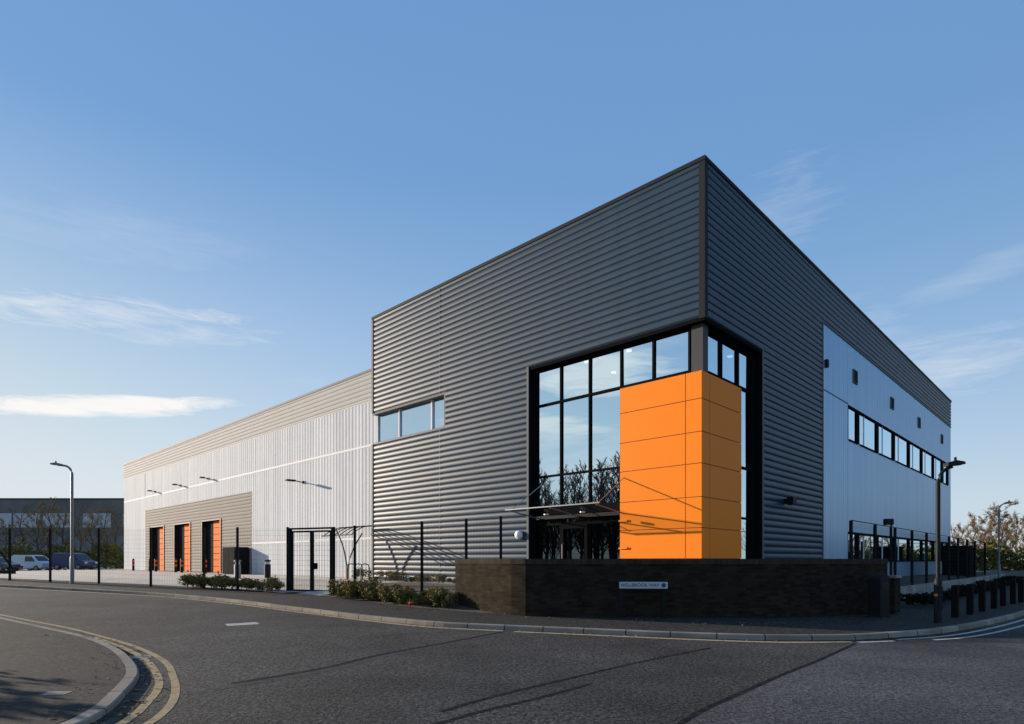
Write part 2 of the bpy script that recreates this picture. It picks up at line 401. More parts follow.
KERB = smooth_line([(-60, 42.5), (-40, 34.5), (-30, 30.6), (-23, 27.77), (-19.2, 26.2), (-14.06, 23.9), (-10.63, 21.76), (-8.55, 20.16), (-7.1, 18.9), (-5.48, 17.55), (-4.4, 16.6),
                    (-3.4, 15.8), (-2.06, 14.8), (-1.2, 14.35), (-.2, 13.98), (1.33, 13.43), (2.68, 12.92), (3.81, 12.52), (5.25, 12.2), (6.77, 12.28), (7.77, 12.65), (9.03, 13.22),
                    (9.76, 13.68), (11.42, 14.92), (13.22, 16.41), (14.56, 17.58), (17.5, 20.3), (30, 31.8), (60, 59)])
def wid(i, u=None):
    x = KERB[i][0]
    pts = [(-60, 3.6), (-19, 3.7), (-12, 3.5), (-8, 3.1), (-5, 2.5), (-2, 2.5), (1, 3.3), (5, 4.2), (8, 5.2), (10.5, 4.6), (14, 4.2), (20, 4), (60, 4)]
    for (a, b), (c, d) in zip(pts, pts[1:]):
        if a <= x <= c: return b+(d-b)*(x-a)/(c-a)
    return 4
# wide ground, road, kerbs, footways, verge, yard
g = MB(); g.quad((-3000, -3000, -.12), (3000, -3000, -.12), (3000, 3000, -.12), (-3000, 3000, -.12)); struct(g.build('ground', 'grass'))
road_poly = [(-60, 42.5)]+[(x+n[0]*.1, y+n[1]*.1) for (x, y), n in zip(KERB, normals(KERB))][1:]+[(75, 52), (75, -30), (-60, -30)]
struct(fill(road_poly, H, 1.5).build('road', 'asphalt'))
def kerb_prof(i, u):
    j = .0
    return [(-.0, -.01), (.012, .088), (.03, .105), (.145, .108)]
struct(strip(KERB, kerb_prof).build('kerb', 'kerb'))
struct(strip(KERB, lambda i, u: [(.145+(wid(i)-.145)*k/5, .104+.02*k/5) for k in range(6)]).build('pavement', 'footway'))
def verge_z(x, y, dz, h): return h+.124+(.655-h-.124)*dz
def sm(t): t = max(0, min(1, t)); return t*t*(3-2*t)
SPL = next(i for i, p in enumerate(KERB) if p[0] > -9.6)
vprof = lambda i: [(wid(i)+o, sm(o/2.2)) for o in (0, .3, .6, .9, 1.2, 1.6, 2.2, 3.2, 4.2)]
FULL = KERB; _wid = wid
def sub_strip(a, b):
    # part of the verge between two stations of the kerb line
    mb = strip(KERB, lambda i, u: vprof(i), zf=verge_z); n = 8
    mb.f = mb.f[a*n:b*n]; mb.uv = {k-a*n: v for k, v in mb.uv.items() if a*n <= k < b*n}
    return mb
struct(sub_strip(0, SPL).build('hardstanding', 'yard')); struct(sub_strip(SPL, len(KERB)-1).build('verge', 'soil'))
def yard_z(x, y):
    return .648-.17*sm((-42.5-x)/4)*sm((y-40)/8)
inner = []
for i, ((x, y), n) in enumerate(zip(KERB, normals(KERB))):
    inner.append((x+n[0]*(wid(i)+3.0), y+n[1]*(wid(i)+3.0)))
inner = [p for k, p in enumerate(inner) if k % 3 == 0]
struct(fill(inner+[(75, 140), (-160, 140), (-160, 75)], yard_z, 4).build('yard', 'yard'))

# near island
NEAR = smooth_line([(-45, 38), (-30, 28), (-20, 20.8), (-12.87, 15.54), (-10.37, 13.7), (-8.37, 12.2), (-6.92, 10.82), (-5.85, 9.54), (-5.05, 8.38), (-4.5, 7.2), (-4.15, 6.3), (-4.05, 5.5), (-4.2, 4.2), (-4.8, 2.6), (-6, .8), (-8, -1.5), (-14, -7)], .3)
def kerb2(i, u): return [(-.0, -.01), (.012, .05), (.03, .063), (.16, .065)]
struct(strip(NEAR, kerb2, side=-1).build('kerb', 'kerb'))
nn = normals(NEAR)
nin = [(x-n[0]*.158, y-n[1]*.158) for (x, y), n in zip(NEAR, nn)]
struct(fill(nin[::2]+[(-60, -7), (-60, 38)], lambda x, y: H(x, y)+.062, 1.5).build('pavement', 'footway'))
# gutter course of flat blocks beside the near kerb
GUT = [p for p in NEAR if 5 < p[1] < 9.2 and p[0] > -6]
struct(strip(GUT, [(-.07, .002), (-.2, .002)], side=-1).build('gutter', 'gutter'))

def ribbon(name, pts, width, m, dz=.005, step=.3):
    l = smooth_line(pts, step); ns = normals(l); mb = MB()
    for (a, na), (b, nb) in zip(zip(l, ns), zip(l[1:], ns[1:])):
        q = [(a[0]-na[0]*width/2, a[1]-na[1]*width/2), (b[0]-nb[0]*width/2, b[1]-nb[1]*width/2), (b[0]+nb[0]*width/2, b[1]+nb[1]*width/2), (a[0]+na[0]*width/2, a[1]+na[1]*width/2)]
        mb.quad(*[(x, y, H(x, y)+dz) for x, y in q])
    return struct(mb.build(name, m))
PATCH = [(6.5, 11.85), (4.91, 9.85), (3.68, 8.49), (2.71, 7.35), (1.97, 6.48), (1.2, 5.3), (0, 3), (0, -5), (40, -5), (40, 9), (14, 11.2), (9, 11.9)]
struct(fill(PATCH, lambda x, y: H(x, y)+.004, 3).build('road_patch', 'asphalt_patch'))
ribbon('road_seam', [(-.2, 13.6), (-1.36, 11.67), (-2.21, 10.33), (-2.7, 9.18), (-3.18, 8.47), (-3.6, 7.95)], .12, 'seam', .003)
ribbon('road_seam_edge', [(-.12, 13.4), (-1.28, 11.57), (-2.11, 10.23), (-2.6, 9.08), (-3.08, 8.37), (-3.5, 7.85), (-3.8, 7.3)], .2, 'seam_worn', .0018)
ribbon('road_seam', [(3.6, 11.2), (2.0, 9.65), (.93, 8.48), (.1, 7.57), (-.47, 6.89), (-.75, 6.48)], .07, 'seam', .0026)
ribbon('road_seam', [(1.0, 7.94), (.32, 7.14), (-.34, 6.48), (-.8, 5.9)], .075, 'seam', .0026)
ribbon('road_seam', [(6.52, 11.75), (4.91, 9.85), (3.68, 8.49), (2.71, 7.35), (1.97, 6.48), (1.3, 5.5)], .07, 'seam', .0062)
ribbon('yellow_line', [(-45, 38.4), (-30, 28.4), (-20, 21.1), (-13.1, 16.1), (-10.4, 14.2), (-9.11, 13.2), (-6.99, 11.36), (-5.46, 9.69), (-4.6, 8.39), (-4.05, 7.44), (-3.68, 6.6), (-3.5, 5.8), (-3.5, 4.8)], .095, 'yellow_line', .003)
ribbon('yellow_line', [(-8.45, 12.45), (-7.3, 11.42), (-5.95, 9.97), (-5.1, 8.83), (-4.45, 7.79), (-4.05, 6.85), (-3.8, 6.04), (-3.75, 5)], .095, 'yellow_line', .003)
ribbon('yellow_line', [(-23, 27.5), (-14, 23.65), (-9.51, 20.7), (-6.19, 17.95), (-3.4, 15.6), (-2.1, 14.62), (-1.2, 14.18), (-.2, 13.8)], .15, 'faint_line', .003)
ribbon('yellow_line', [(.05, 13.66), (1.28, 13.22), (3.76, 12.3), (5.2, 11.95), (6.6, 12.03)], .15, 'faint_line', .003)
ribbon('yellow_line', [(7.7, 12.35), (9.1, 12.95), (10.9, 14.2), (13.6, 16.45), (17, 19.6), (30, 31.4)], .09, 'white_line', .003)
ribbon('yellow_line', [(8.4, 12.3), (9.4, 12.75), (11.1, 13.95), (13.8, 16.2), (17.2, 19.35), (30, 31.1)], .09, 'white_line', .003)
ribbon('giveway_mark', [(6.7, 11.95), (7.5, 12.15)], .13, 'white_line', .0035)
def plate(name, pts, m, dz):
    mb = MB(); mb.quad(*[(x, y, H(x, y)+dz) for x, y in pts]); return struct(mb.build(name, m))
plate('road_marking', [(-6.67, 14.5), (-6.1, 14.95), (-6.35, 15.35), (-6.92, 14.9)], 'white_line', .003)
plate('access_cover', [(-5.32, 6.95), (-5.07, 7.0), (-5.1, 7.2), (-5.36, 7.15)], 'pale_concrete', .0655)
plate('gully_grate', [(-6.1, 9.85), (-5.82, 9.98), (-6.0, 10.28), (-6.28, 10.15)], 'gutter_iron', .0055)
plate('path', [(-10.9, 25.3), (-8.9, 24.0), (-7.6, 25.2), (-9.8, 26.9)], 'concrete', .15)

# ------------------------------------------------------------------ the building (local frame: corner at origin, front along -X, flank along +Y)
BX, BY, FL = 5.716, 18.4, .66
ANG = -math.atan2(.696, .718)
def w2l(x, y): dx, dy = x-BX, y-BY; return dx*.718-dy*.696, dx*.696+dy*.718
B = empty('industrial_building', (BX, BY, FL), 'dark ribbed office block with orange corner box and long silver warehouse wing', 'building', ANG)
def pt(plane, a, z, o): return (a, -o, z) if plane == 'L' else (o, a, z)
def ribbed_h(mb, plane, a0, a1, z0, z1, p=.235, d=.042, base=0., n=8):
    zs = [z0, z1]
    k = math.floor(z0/p*n)
    while k*p/n < z1:
        z = k*p/n
        if z0+1e-4 < z < z1-1e-4: zs.append(z)
        k += 1
    zs.sort()
    off = lambda z: base+d*abs(math.sin(math.pi*z/p))**.5
    for za, zb in zip(zs, zs[1:]):
        mb.quad(pt(plane, a0, za, off(za)), pt(plane, a1, za, off(za)), pt(plane, a1, zb, off(zb)), pt(plane, a0, zb, off(zb)))
def ribbed_v(mb, plane, a0, a1, z0, z1, p=.3, d=.03, base=0.):
    prof = ((0, 0), (.1, .06), (.3, .8), (.4, 1), (.6, 1), (.7, .8), (.9, .06))
    pts = [(a0, base), (a1, base)]
    k = math.floor(a0/p)
    while k*p < a1:
        for f, h in prof:
            a = (k+f)*p
            if a0+1e-3 < a < a1-1e-3: pts.append((a, base+h*d))
        k += 1
    pts.sort()
    for (aa, oa), (ab, ob) in zip(pts, pts[1:]):
        mb.quad(pt(plane, aa, z0, oa), pt(plane, ab, z0, ob), pt(plane, ab, z1, ob), pt(plane, aa, z1, oa))
def pbox(mb, plane, a0, a1, z0, z1, o0, o1):
    if plane == 'L': mb.box(a0, -o0, z0, a1, -o1, z1)
    else: mb.box(o0, a0, z0, o1, a1, z1)
TL, TR, TOP = -17.56, 39.34, 12.88
GX, GY, GH = -7.02, 4.17, 8.2           # glazed corner opening
RC = .25                                # recess of the glass
# dark cladding, front
mb = MB()
ribbed_h(mb, 'L', TL, -.1, GH, TOP); ribbed_h(mb, 'L', TL, GX-.06, 0, 6.68); ribbed_h(mb, 'L', -11.95, GX-.06, 6.68, GH)
ribbed_h(mb, 'R', .1, TR, 10.95, TOP); ribbed_h(mb, 'R', .1, 10.48, GH, 10.95); ribbed_h(mb, 'R', GY+.06, 10.48, 0, GH)
mb.build('dark_cladding', 'dark_metal', B)
for a, z0, z1 in ((-12.3, 8.22, TOP-.06), (-12.3, .02, 6.6)): mb = MB(); pbox(mb, 'L', a-.012, a+.012, z0, z1, .0, .041); mb.build('sheet_joint', 'dark_metal', B)
# silver flank panels, their shade tinted into the colour
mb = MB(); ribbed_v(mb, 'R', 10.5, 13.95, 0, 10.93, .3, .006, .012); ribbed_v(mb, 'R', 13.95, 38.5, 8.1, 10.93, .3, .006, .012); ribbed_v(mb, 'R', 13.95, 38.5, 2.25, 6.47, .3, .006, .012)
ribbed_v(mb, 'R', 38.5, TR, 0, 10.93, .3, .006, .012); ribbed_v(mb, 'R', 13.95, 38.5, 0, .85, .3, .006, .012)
mb.build('shade_tinted_flank', 'flank', B)
mb = MB(); pbox(mb, 'R', 10.42, 10.52, 0, 10.99, .0, .05); pbox(mb, 'R', 10.52, TR, 10.9, 10.96, .0, .05); pbox(mb, 'R', 10.52, 13.95, 8.1, 8.15, 0, .026)
mb.build('flank_trim', 'grey_trim', B)
# back walls, roofs
mb = MB(); mb.box(TL, .42, .01, TL+.2, TR-.02, TOP-.05); mb.box(TL+.2, TR-.22, .01, -.02, TR-.02, TOP-.05); mb.box(-.4, 10.6, 8.15, -.012, TR-.22, TOP-.06)
mb.box(-.4, 13.9, 2.3, -.012, TR-.22, 6.4); mb.box(TL+.2, .05, GH+.25, -.4, .4, TOP-.06); mb.box(TL+.2, .05, .02, GX-.1, .4, 6.6); mb.box(-11.9, .05, 6.6, GX-.1, .4, GH+.25)
mb.box(-.4, GY+.1, .02, -.012, 13.9, GH+.2); mb.box(-.4, .4, GH+.26, -.012, 10.6, TOP-.06); mb.box(-.4, 13.9, .02, -.012, TR-.22, .8)
mb.build('inner_wall', 'room', B)
mb = MB(); mb.box(TL+.02, .06, TOP-.4, -.05, TR-.05, TOP-.3); mb.build('roof', 'roofing', B)
# parapet flashing and corner trims
mb = MB(); mb.box(TL-.03, -.07, TOP-.05, .07, .3, TOP+.07); mb.box(-.3, .3, TOP-.05, .07, TR+.03, TOP+.07); mb.box(TL-.03, .3, TOP-.05, TL+.25, TR+.03, TOP+.07); mb.build('parapet_cap', 'trim', B)
mb = MB(); mb.box(-.14, -.055, GH-.05, .055, .14, TOP-.05); mb.build('corner_trim', 'trim', B)
mb = MB(); mb.box(TL-.04, -.06, 0, TL+.1, .45, 6.66); mb.box(TL-.04, -.06, 8.2, TL+.1, .45, TOP-.05); mb.build('end_trim', 'grey_trim', B)
mb = MB(); pbox(mb, 'L', GX-.12, GX-.02, 0, GH+.02, -.05, .06); mb.build('opening_trim', 'grey_trim', B)
mb = MB(); pbox(mb, 'R', GY+.02, GY+.12, 0, GH+.02, -.05, .06); mb.build('opening_trim', 'grey_trim', B)
mb = MB()       # black reveals round the glazed corner
mb.box(GX-.02, -.03, GH-.12, .03, RC+.06, GH); mb.box(-RC-.06, .02, GH-.121, .032, GY+.02, GH-.002)
mb.box(GX-.019, -.03, 0, GX+.015, RC+.06, GH-.12); mb.box(-RC-.06, GY-.15, 0, -RC+.064, GY-.0301, GH-.12); mb.box(-RC-.06, GY-.03, 0, .03, GY+.019, GH-.12)
mb.build('reveal', 'black_frame', B)
# glazed screens
def screen(name, plane, a0, a1, verts, horiz, z1, skip=None, vw=.07):
    f = MB()
    for a in verts: pbox(f, plane, a-vw/2, a+vw/2, 0, z1, -RC-.05, -RC+.07)
    for z, hw in horiz: pbox(f, plane, a0, a1, z-hw/2, z+hw/2, -RC-.045, -RC+.065)
    fo = f.build(name, 'black_frame', B)
    return fo
ZH = GH-.12
fl = screen('front_glazing', 'L', GX+.02, -.3, [-6.97, -5.68, -4.38, -3.07, -1.84, -.58], [(.06, .12), (2.25, .1), (2.75, .3), (4.05, .07), (6.72, .08), (ZH-.04, .08)], ZH)
for a0, a1 in ((-6.97, -5.68), (-5.68, -4.38), (-4.38, -3.07), (-3.07, -1.84), (-1.84, -.58)):
    for z0, z1 in ((2.9, 4.05), (4.05, 6.72), (6.72, ZH)):
        if a0 > -3.1 and z1 < 6.8: continue
        p = MB(); p.quad((a0, RC, z0), (a1, RC, z0), (a1, RC, z1), (a0, RC, z1)); p.build('pane', 'glass', fl)
    if a0 < -3.1:
        p = MB(); p.quad((a0, RC, .1), (a1, RC, .1), (a1, RC, 2.6), (a0, RC, 2.6)); p.build('pane', 'door_glass', fl)
fr_ = screen('flank_glazing', 'R', .3, GY-.02, [.5, 1.57, 2.8, 4.0], [(.06, .12), (2.35, .07), (4.05, .07), (6.72, .08), (ZH-.04, .08)], ZH)
for a0, a1 in ((.5, 1.57), (1.57, 2.8), (2.8, 4.0)):
    for z0, z1 in ((.1, 2.35), (2.35, 4.05), (4.05, 6.72), (6.72, ZH)):
        if a1 < 2.85 and z1 < 6.8: continue
        p = MB(); p.quad((-RC, a0, z0), (-RC, a1, z0), (-RC, a1, z1), (-RC, a0, z1)); p.build('pane', 'glass', fr_)
mb = MB(); mb.box(-.5, .17, 0, -.12, .5, ZH+.01); mb.build('corner_column', 'column_trim', B)
wob = random.Random(3)
def warp(me, ax):
    # each pane sits a few millimetres out of true, so reflections break from pane to pane
    a, b, c = (wob.uniform(-.006, .006) for _ in range(3)); vs_ = me.vertices
    for v, d in zip(vs_, (0, a, a+b, b)): v.co[ax] += d
for o_ in fl.children: warp(o_.data, 1)
for o_ in fr_.children: warp(o_.data, 0)
# entrance door leaf
d = MB()
for a in (-5.58, -4.5): pbox(d, 'L', a-.06, a+.06, .02, 2.2, -RC+.072, -RC+.11)
pbox(d, 'L', -5.52, -4.56, 2.06, 2.2, -RC+.073, -RC+.108); pbox(d, 'L', -5.52, -4.56, .02, .25, -RC+.073, -RC+.108)
do = d.build('entrance_door', 'black_frame', B)
h_ = MB(); h_.tube([(-5.5, RC-.12, .95), (-5.5, RC-.2, 1.0), (-5.5, RC-.2, 1.5), (-5.5, RC-.12, 1.55)], .02, 6); h_.build('handle', 'rod', do)
# orange box: separate rainscreen panels with open joints
OX, OY, OZ = -3.0, 2.8, 6.62
zs = [0, .98, 1.91, 2.84, 3.85, 4.8, 5.79, OZ]
core = MB(); core.box(OX+.02, .05, 0, -.12, OY-.02, OZ-.03); core.build('orange_core', mat('orange_backing', (.3, .07, .006), .6), B)
mb = MB(); gp = .012
for z0, z1 in zip(zs, zs[1:]):
    for a0, a1 in ((OX, -.62), (-.62, -.09)):
        mb.box(a0+(gp if a0 > OX else 0), .03, z0+gp, a1-(gp if a1 < -.1 else 0), .049, z1-(gp if z1 < OZ else 0))
    for a0, a1 in ((.049, .55), (.55, OY)):
        mb.box(-.119, a0+(gp if a0 > .1 else .0), z0+gp, -.09, a1-(gp if a1 < 1 else 0), z1-(gp if z1 < OZ else 0))
    mb.box(OX, .0495, z0+gp, OX+.019, RC-.06, z1-(gp if z1 < OZ else 0))
mb.box(OX, .0495, OZ-.029, -.12, OY, OZ)
mb.build('orange_panel', 'orange', B)
# upper left strip window
wz0, wz1 = 6.68, 8.16
fr = MB(); fr.box(TL+.02, -.02, wz0-.05, -11.92, RC+.1, wz0+.04); fr.box(TL+.02, -.02, wz1-.05, -11.92, RC+.1, wz1+.06); fr.box(-12.03, -.03, wz0+.04, -11.93, RC+.1, wz1-.05)
wo = fr.build('strip_window', 'grey_trim', B)
for a in (TL+.12, -15.62, -13.15): box_part('mullion', 'silver_trim', wo, a-.045, RC-.08, wz0+.04, a+.045, RC+.05, wz1-.05)
p = MB(); p.quad((TL+.1, RC, wz0), (-12, RC, wz0), (-12, RC, wz1), (TL+.1, RC, wz1)); p.build('pane', 'office_glass', wo)
p = MB(); p.quad((TL+.06, RC+3, wz0), (TL+.06, RC, wz0), (TL+.06, RC, wz1), (TL+.06, RC+3, wz1)); p.build('pane', 'office_glass', wo)
box_part('blind', 'blind', wo, TL+.3, RC+.25, wz0+.05, -16.2, RC+.28, 7.6); box_part('blind', 'blind', wo, -14.9, RC+.25, wz0+.05, -13.6, RC+.28, 7.5)
# flank windows: upper strip and lower strip
edges = [14.0, 15.75, 19.2, 22.6, 26.2, 29.7, 33.3, 36.4, 38.45]
for zlo, zhi, nm in ((6.47, 8.1, 'office_window'), (.87, 2.23, 'ground_window')):
    for k in range(8):
        a0, a1 = edges[k]+.03, edges[k+1]-.03
        f = MB(); pbox(f, 'R', a0-.028, a0+.08, zlo, zhi, -.25, .0); pbox(f, 'R', a1-.26, a1+.028, zlo, zhi, -.25, .018)
        pbox(f, 'R', a0+.08, a1-.26, zhi-.09, zhi, -.25, .016); pbox(f, 'R', a0+.08, a1-.26, zlo-.03, zlo+.05, -.25, .05)
        wn = f.build(nm, 'black_frame', B)
        ms = a0+(a1-a0)*.28
        if k:
            q = MB(); pbox(q, 'R', ms-.04, ms+.04, zlo+.05, zhi-.09, -.1, -.03); q.build('mullion', 'silver_trim', wn)
        p = MB(); p.quad((-.05, a0+.08, zlo+.05), (-.05, a1-.26, zlo+.05), (-.05, a1-.26, zhi-.09), (-.05, a0+.08, zhi-.09)); p.build('pane', 'office_glass', wn)
        if k and nm == 'office_window':
            p = MB(); p.box(-.11, a0+.1, zlo+.06, -.09, ms, zhi-.1); p.build('blind', 'blind', wn)
# louvre vents high on the flank
for b in (15.05, 21.9, 28.6, 35.9):
    v = MB(); v.box(.012, b-.32, 9.26, .06, b+.32, 9.3); v.box(.012, b-.32, 9.86, .06, b+.32, 9.9); v.box(.012, b-.32, 9.3, .06, b-.28, 9.86); v.box(.012, b+.28, 9.3, .06, b+.32, 9.86)
    vo = v.build('vent', 'grey_trim', B)
    v = MB()
    for k in range(7): v.quad((.05, b-.28, 9.3+k*.08), (.05, b+.28, 9.3+k*.08), (.02, b+.28, 9.38+k*.08), (.02, b-.28, 9.38+k*.08))
    v.build('louvre', 'trim', vo)
mb = MB(); mb.box(.02, 10.78, 9.1, .12, 10.98, 9.42); mb.build('junction_box', 'trim', B)
# wall floodlight on the flank, round alarm light on the front
t = MB(); t.box(.04, 6.2, 3.02, .16, 6.32, 3.2); to = t.build('floodlight', 'black', B); t = MB(); t.box(.16, 6.05, 2.96, .4, 6.47, 3.26); t.build('lamp_head', 'black', to, bevel=.03); t = MB(); t.quad((.18, 6.1, 2.957), (.38, 6.1, 2.957), (.38, 6.42, 2.957), (.18, 6.42, 2.957)); t.build('lens', 'lamp_clear', to)
t = MB(); t.lathe([(.0, .13), (.09, .12), (.155, .07), (.17, 0), (.17, -.04)], 16)
t.v = [(-7.5+x, -.1-z, 1.9+y) for x, y, z in t.v]; t.build('bulkhead_light', 'white', B, smooth=True)
# entrance canopy: glass sheet, pale front edge, dark rail, tie rods
c = MB(); c.quad((-6.75, -1.5, 2.72), (-2.75, -1.5, 2.72), (-2.75, RC-.1, 2.5), (-6.75, RC-.1, 2.5)); co_ = c.build('entrance_canopy', 'canopy_glass', B)
c = MB(); c.box(-6.8, -1.56, 2.705, -2.7, -1.5, 2.74); c.build('edge_beam', 'rod', co_)
c = MB(); c.box(-6.8, RC-.2, 2.44, -2.55, RC-.09, 2.56); c.build('back_rail', 'black', co_)
for a in (-6.6, -4.75, -2.85):
    c = MB(); c.tube([(a, -1.5, 2.68), (a, RC-.1, 2.46)], .022, 6); c.build('arm', 'galv', co_)
for a in (-6.6, -2.85):
    c = MB(); c.tube([(a, -1.4, 2.74), (a, RC-.07, 3.75)], .016, 6); c.build('tie_rod', 'rod', co_)
for a in (-5.6, -4.0):
    c = MB(); c.lathe([(.09, .0), (.09, -.05)], 12, (a, -.7, 2.57)); c.build('downlight', 'white', co_)
# short ladder-like bracket on the orange box
for z in (.4, 1.3, 2.2): box_part('wall_bracket', 'orange', B, OX-.02, -.02, z, OX+.3, .02, z+.06)
# interior of the glazed lobby
r = MB(); r.box(GX-.1, .4, -.02, -.35, 9, .0); r.box(GX-.1, .42, GH+.05, -.42, 9, GH+.1); r.box(GX-.3, .42, 0, GX-.12, 9, GH+.05); r.box(GX-.1, 8.9, 0, -.42, 9.1, GH+.05)
r.build('lobby', 'room', B)
box_part('lobby_desk', 'black', B, -6.1, 1.3, 0.003, -5.3, 1.9, 1.3); box_part('inner_door', 'black', B, -4.3, 3, 0.003, -3.3, 3.2, 2.3)
for x, y in ((4.07, 21.5), (3.96, 24), (2.75, 22.7), (7.8, 22.1), (1.9, 24.9)):
    lx, ly = w2l(x, y); l = MB(); l.lathe([(.09, .04), (.09, 0)], 14, (lx, ly, GH)); l.build('downlight', 'downlight', B)
# ---- warehouse wing
WX, SB, WT = -62.6, .3, 10.5
mb = MB(); ribbed_h(mb, 'L', WX, TL-.05, 9.02, WT, .235, .035, -SB); mb.build('parapet_band', 'band', B)
mb = MB(); ribbed_v(mb, 'L', -55.6, TL-.05, 6.8, 8.98, .32, .012, -SB); ribbed_v(mb, 'L', -55.6, -32.3, 5.5, 6.7, .32, .012, -SB)
ribbed_v(mb, 'L', -32.2, TL-.05, 2.09, 6.7, .32, .012, -SB); ribbed_v(mb, 'L', -32.2, TL-.05, 0, 1.99, .32, .012, -SB)
ribbed_v(mb, 'L', WX, -55.7, 6.8, 8.98, .32, .012, -SB); ribbed_v(mb, 'L', WX, -55.7, 0, 6.7, .32, .012, -SB)
mb.build('silver_cladding', 'silver', B)
mb = MB()
for z in (2.04, 6.75): pbox(mb, 'L', WX if z > 6 else -32.2, TL-.05, z-.055, z+.055, -SB-.02, -SB+.018)
pbox(mb, 'L', -32.3, -32.19, 0, 6.69, -SB-.02, -SB+.018); pbox(mb, 'L', -31.9+.0, -31.82, 6.81, 8.97, -SB-.02, -SB+.018); pbox(mb, 'L', -55.7, -55.6, 0, 6.69, -SB-.02, -SB+.018); pbox(mb, 'L', WX, TL-.05, 8.97, 9.03, -SB-.02, -SB+.018)
mb.build('flashing', 'silver_trim', B)
mb = MB(); pbox(mb, 'L', WX-.05, TL-.04, WT-.02, WT+.1, -SB-.3, -SB+.06); mb.build('parapet_cap', 'grey_trim', B)
mb = MB(); mb.box(WX, SB+.5, .0, WX+.15, 39, WT); mb.box(WX, 38.8, 0, TL, 39, WT); mb.box(WX+.1, SB+.06, WT-.3, TL, 38.9, WT-.2); mb.box(WX, SB+.015, 9, TL, SB+.05, WT-.02); mb.build('warehouse_shell', 'silver', B)
doors = ((-53.8, -50.2), (-47.45, -43.8), (-41.2, -37.6))
mb = MB(); DH = 3.87; dx0, dx1 = -55.6, -32.3
ribbed_h(mb, 'L', dx0, dx1, DH, 5.5, .235, .03, -SB)
prev = dx0
for a, b in doors: ribbed_h(mb, 'L', prev, a, 0, DH, .235, .03, -SB); prev = b
ribbed_h(mb, 'L', prev, dx1, 0, DH, .235, .03, -SB)
mb.build('dock_cladding', 'dock', B)
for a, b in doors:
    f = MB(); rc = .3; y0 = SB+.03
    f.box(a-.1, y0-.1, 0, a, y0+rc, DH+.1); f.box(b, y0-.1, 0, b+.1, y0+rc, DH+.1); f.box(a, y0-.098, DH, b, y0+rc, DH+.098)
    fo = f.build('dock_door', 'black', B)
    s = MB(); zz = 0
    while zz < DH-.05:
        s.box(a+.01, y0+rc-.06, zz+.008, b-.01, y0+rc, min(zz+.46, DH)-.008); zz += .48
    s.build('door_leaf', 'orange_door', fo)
    j = MB(); j.box(a+.003, y0+rc-.075, 0, a+1.35, y0+rc-.061, DH-.005); j.build('door_shade_panel', 'matt_black', fo)  # added black sheet standing in for the dark shade of the door recess
    j = MB(); j.box(b-.25, y0-.06, 0, b-.002, y0+rc-.061, DH-.01); j.build('door_jamb', 'orange_door', fo)
for a, z, L in ((-52.66, 7.05, .55), (-46.1, 7.05, .55), (-40, 7.05, .55), (-25.2, 5.48, 1.0)):
    l = MB(); l.box(a-.06, SB-.03, z-.08, a+.06, SB-.1, z+.08); l.tube([(a, SB-.1, z), (a, SB-L*.6, z+.04)], .03, 6); lo = l.build('wall_lamp', 'trim', B)
    l = MB(); l.box(a-.16, SB-L*.55, z+.0, a+.16, SB-L-.1, z+.09); l.build('lamp_head', 'trim', lo, bevel=.02)
# ------------------------------------------------------------------ brick wall
WALL = smooth_line([(-1.7, 18.5), (-.7, 17.2), (-.02, 16.4), (.35, 16.12), (1.0, 16.0), (1.76, 15.95), (3.29, 15.85), (5.77, 15.7), (7.13, 15.88), (8.35, 16.25), (9.81, 16.84), (10.6, 17.45)], .3)
W0, WTOP, CT = .05, 1.6, .11
def ribwall(line, o0, o1, z0, z1, name, m, parent, sc_=1.0):
    mb = MB(); ns = normals(line); u = 0
    for i in range(len(line)-1):
        du = math.dist(line[i], line[i+1])
        P = lambda k, o, z: (line[k][0]+ns[k][0]*o, line[k][1]+ns[k][1]*o, z)
        mb.quad(P(i, o0, z0), P(i+1, o0, z0), P(i+1, o0, z1), P(i, o0, z1), uv=[(u, z0), (u+du, z0), (u+du, z1), (u, z1)])
        mb.quad(P(i+1, o1, z0), P(i, o1, z0), P(i, o1, z1), P(i+1, o1, z1), uv=[(u+du, z0), (u, z0), (u, z1), (u+du, z1)])
        mb.quad(P(i, o0, z1), P(i+1, o0, z1), P(i+1, o1, z1), P(i, o1, z1), uv=[(u, z1), (u+du, z1), (u+du, z1+.3), (u, z1+.3)])
        mb.quad(P(i, o1, z0), P(i+1, o1, z0), P(i+1, o0, z0), P(i, o0, z0), uv=[(u, z1), (u+du, z1), (u+du, z1+.3), (u, z1+.3)])
        if i == 0: mb.quad(P(0, o1, z0), P(0, o0, z0), P(0, o0, z1), P(0, o1, z1), uv=[(0, z0), (.33, z0), (.33, z1), (0, z1)])
        if i == len(line)-2: mb.quad(P(i+1, o0, z0), P(i+1, o1, z0), P(i+1, o1, z1), P(i+1, o0, z1), uv=[(0, z0), (.33, z0), (.33, z1), (0, z1)])
        u += du
    return mb.build(name, m, parent)
wl = empty('brick_wall', (3.3, 16, .1), 'low curved dark brown brick wall with brick on edge coping', 'wall')
b = ribwall(WALL, 0, .33, W0, WTOP-CT, 'brickwork', 'brick', None); b.parent = wl; b.matrix_parent_inverse = Matrix.Translation((-3.3, -16, -.1))
b = ribwall(WALL, -.02, .35, WTOP-CT+.002, WTOP+.03, 'coping', 'coping', None); b.parent = wl; b.matrix_parent_inverse = Matrix.Translation((-3.3, -16, -.1))
PIER = [(10.62, 17.45), (10.9, 17.62)]
pr_ = empty('brick_pier', (10.75, 17.5, .1), 'short brick pier with pale flat cap at the right end of the curved wall', 'pier')
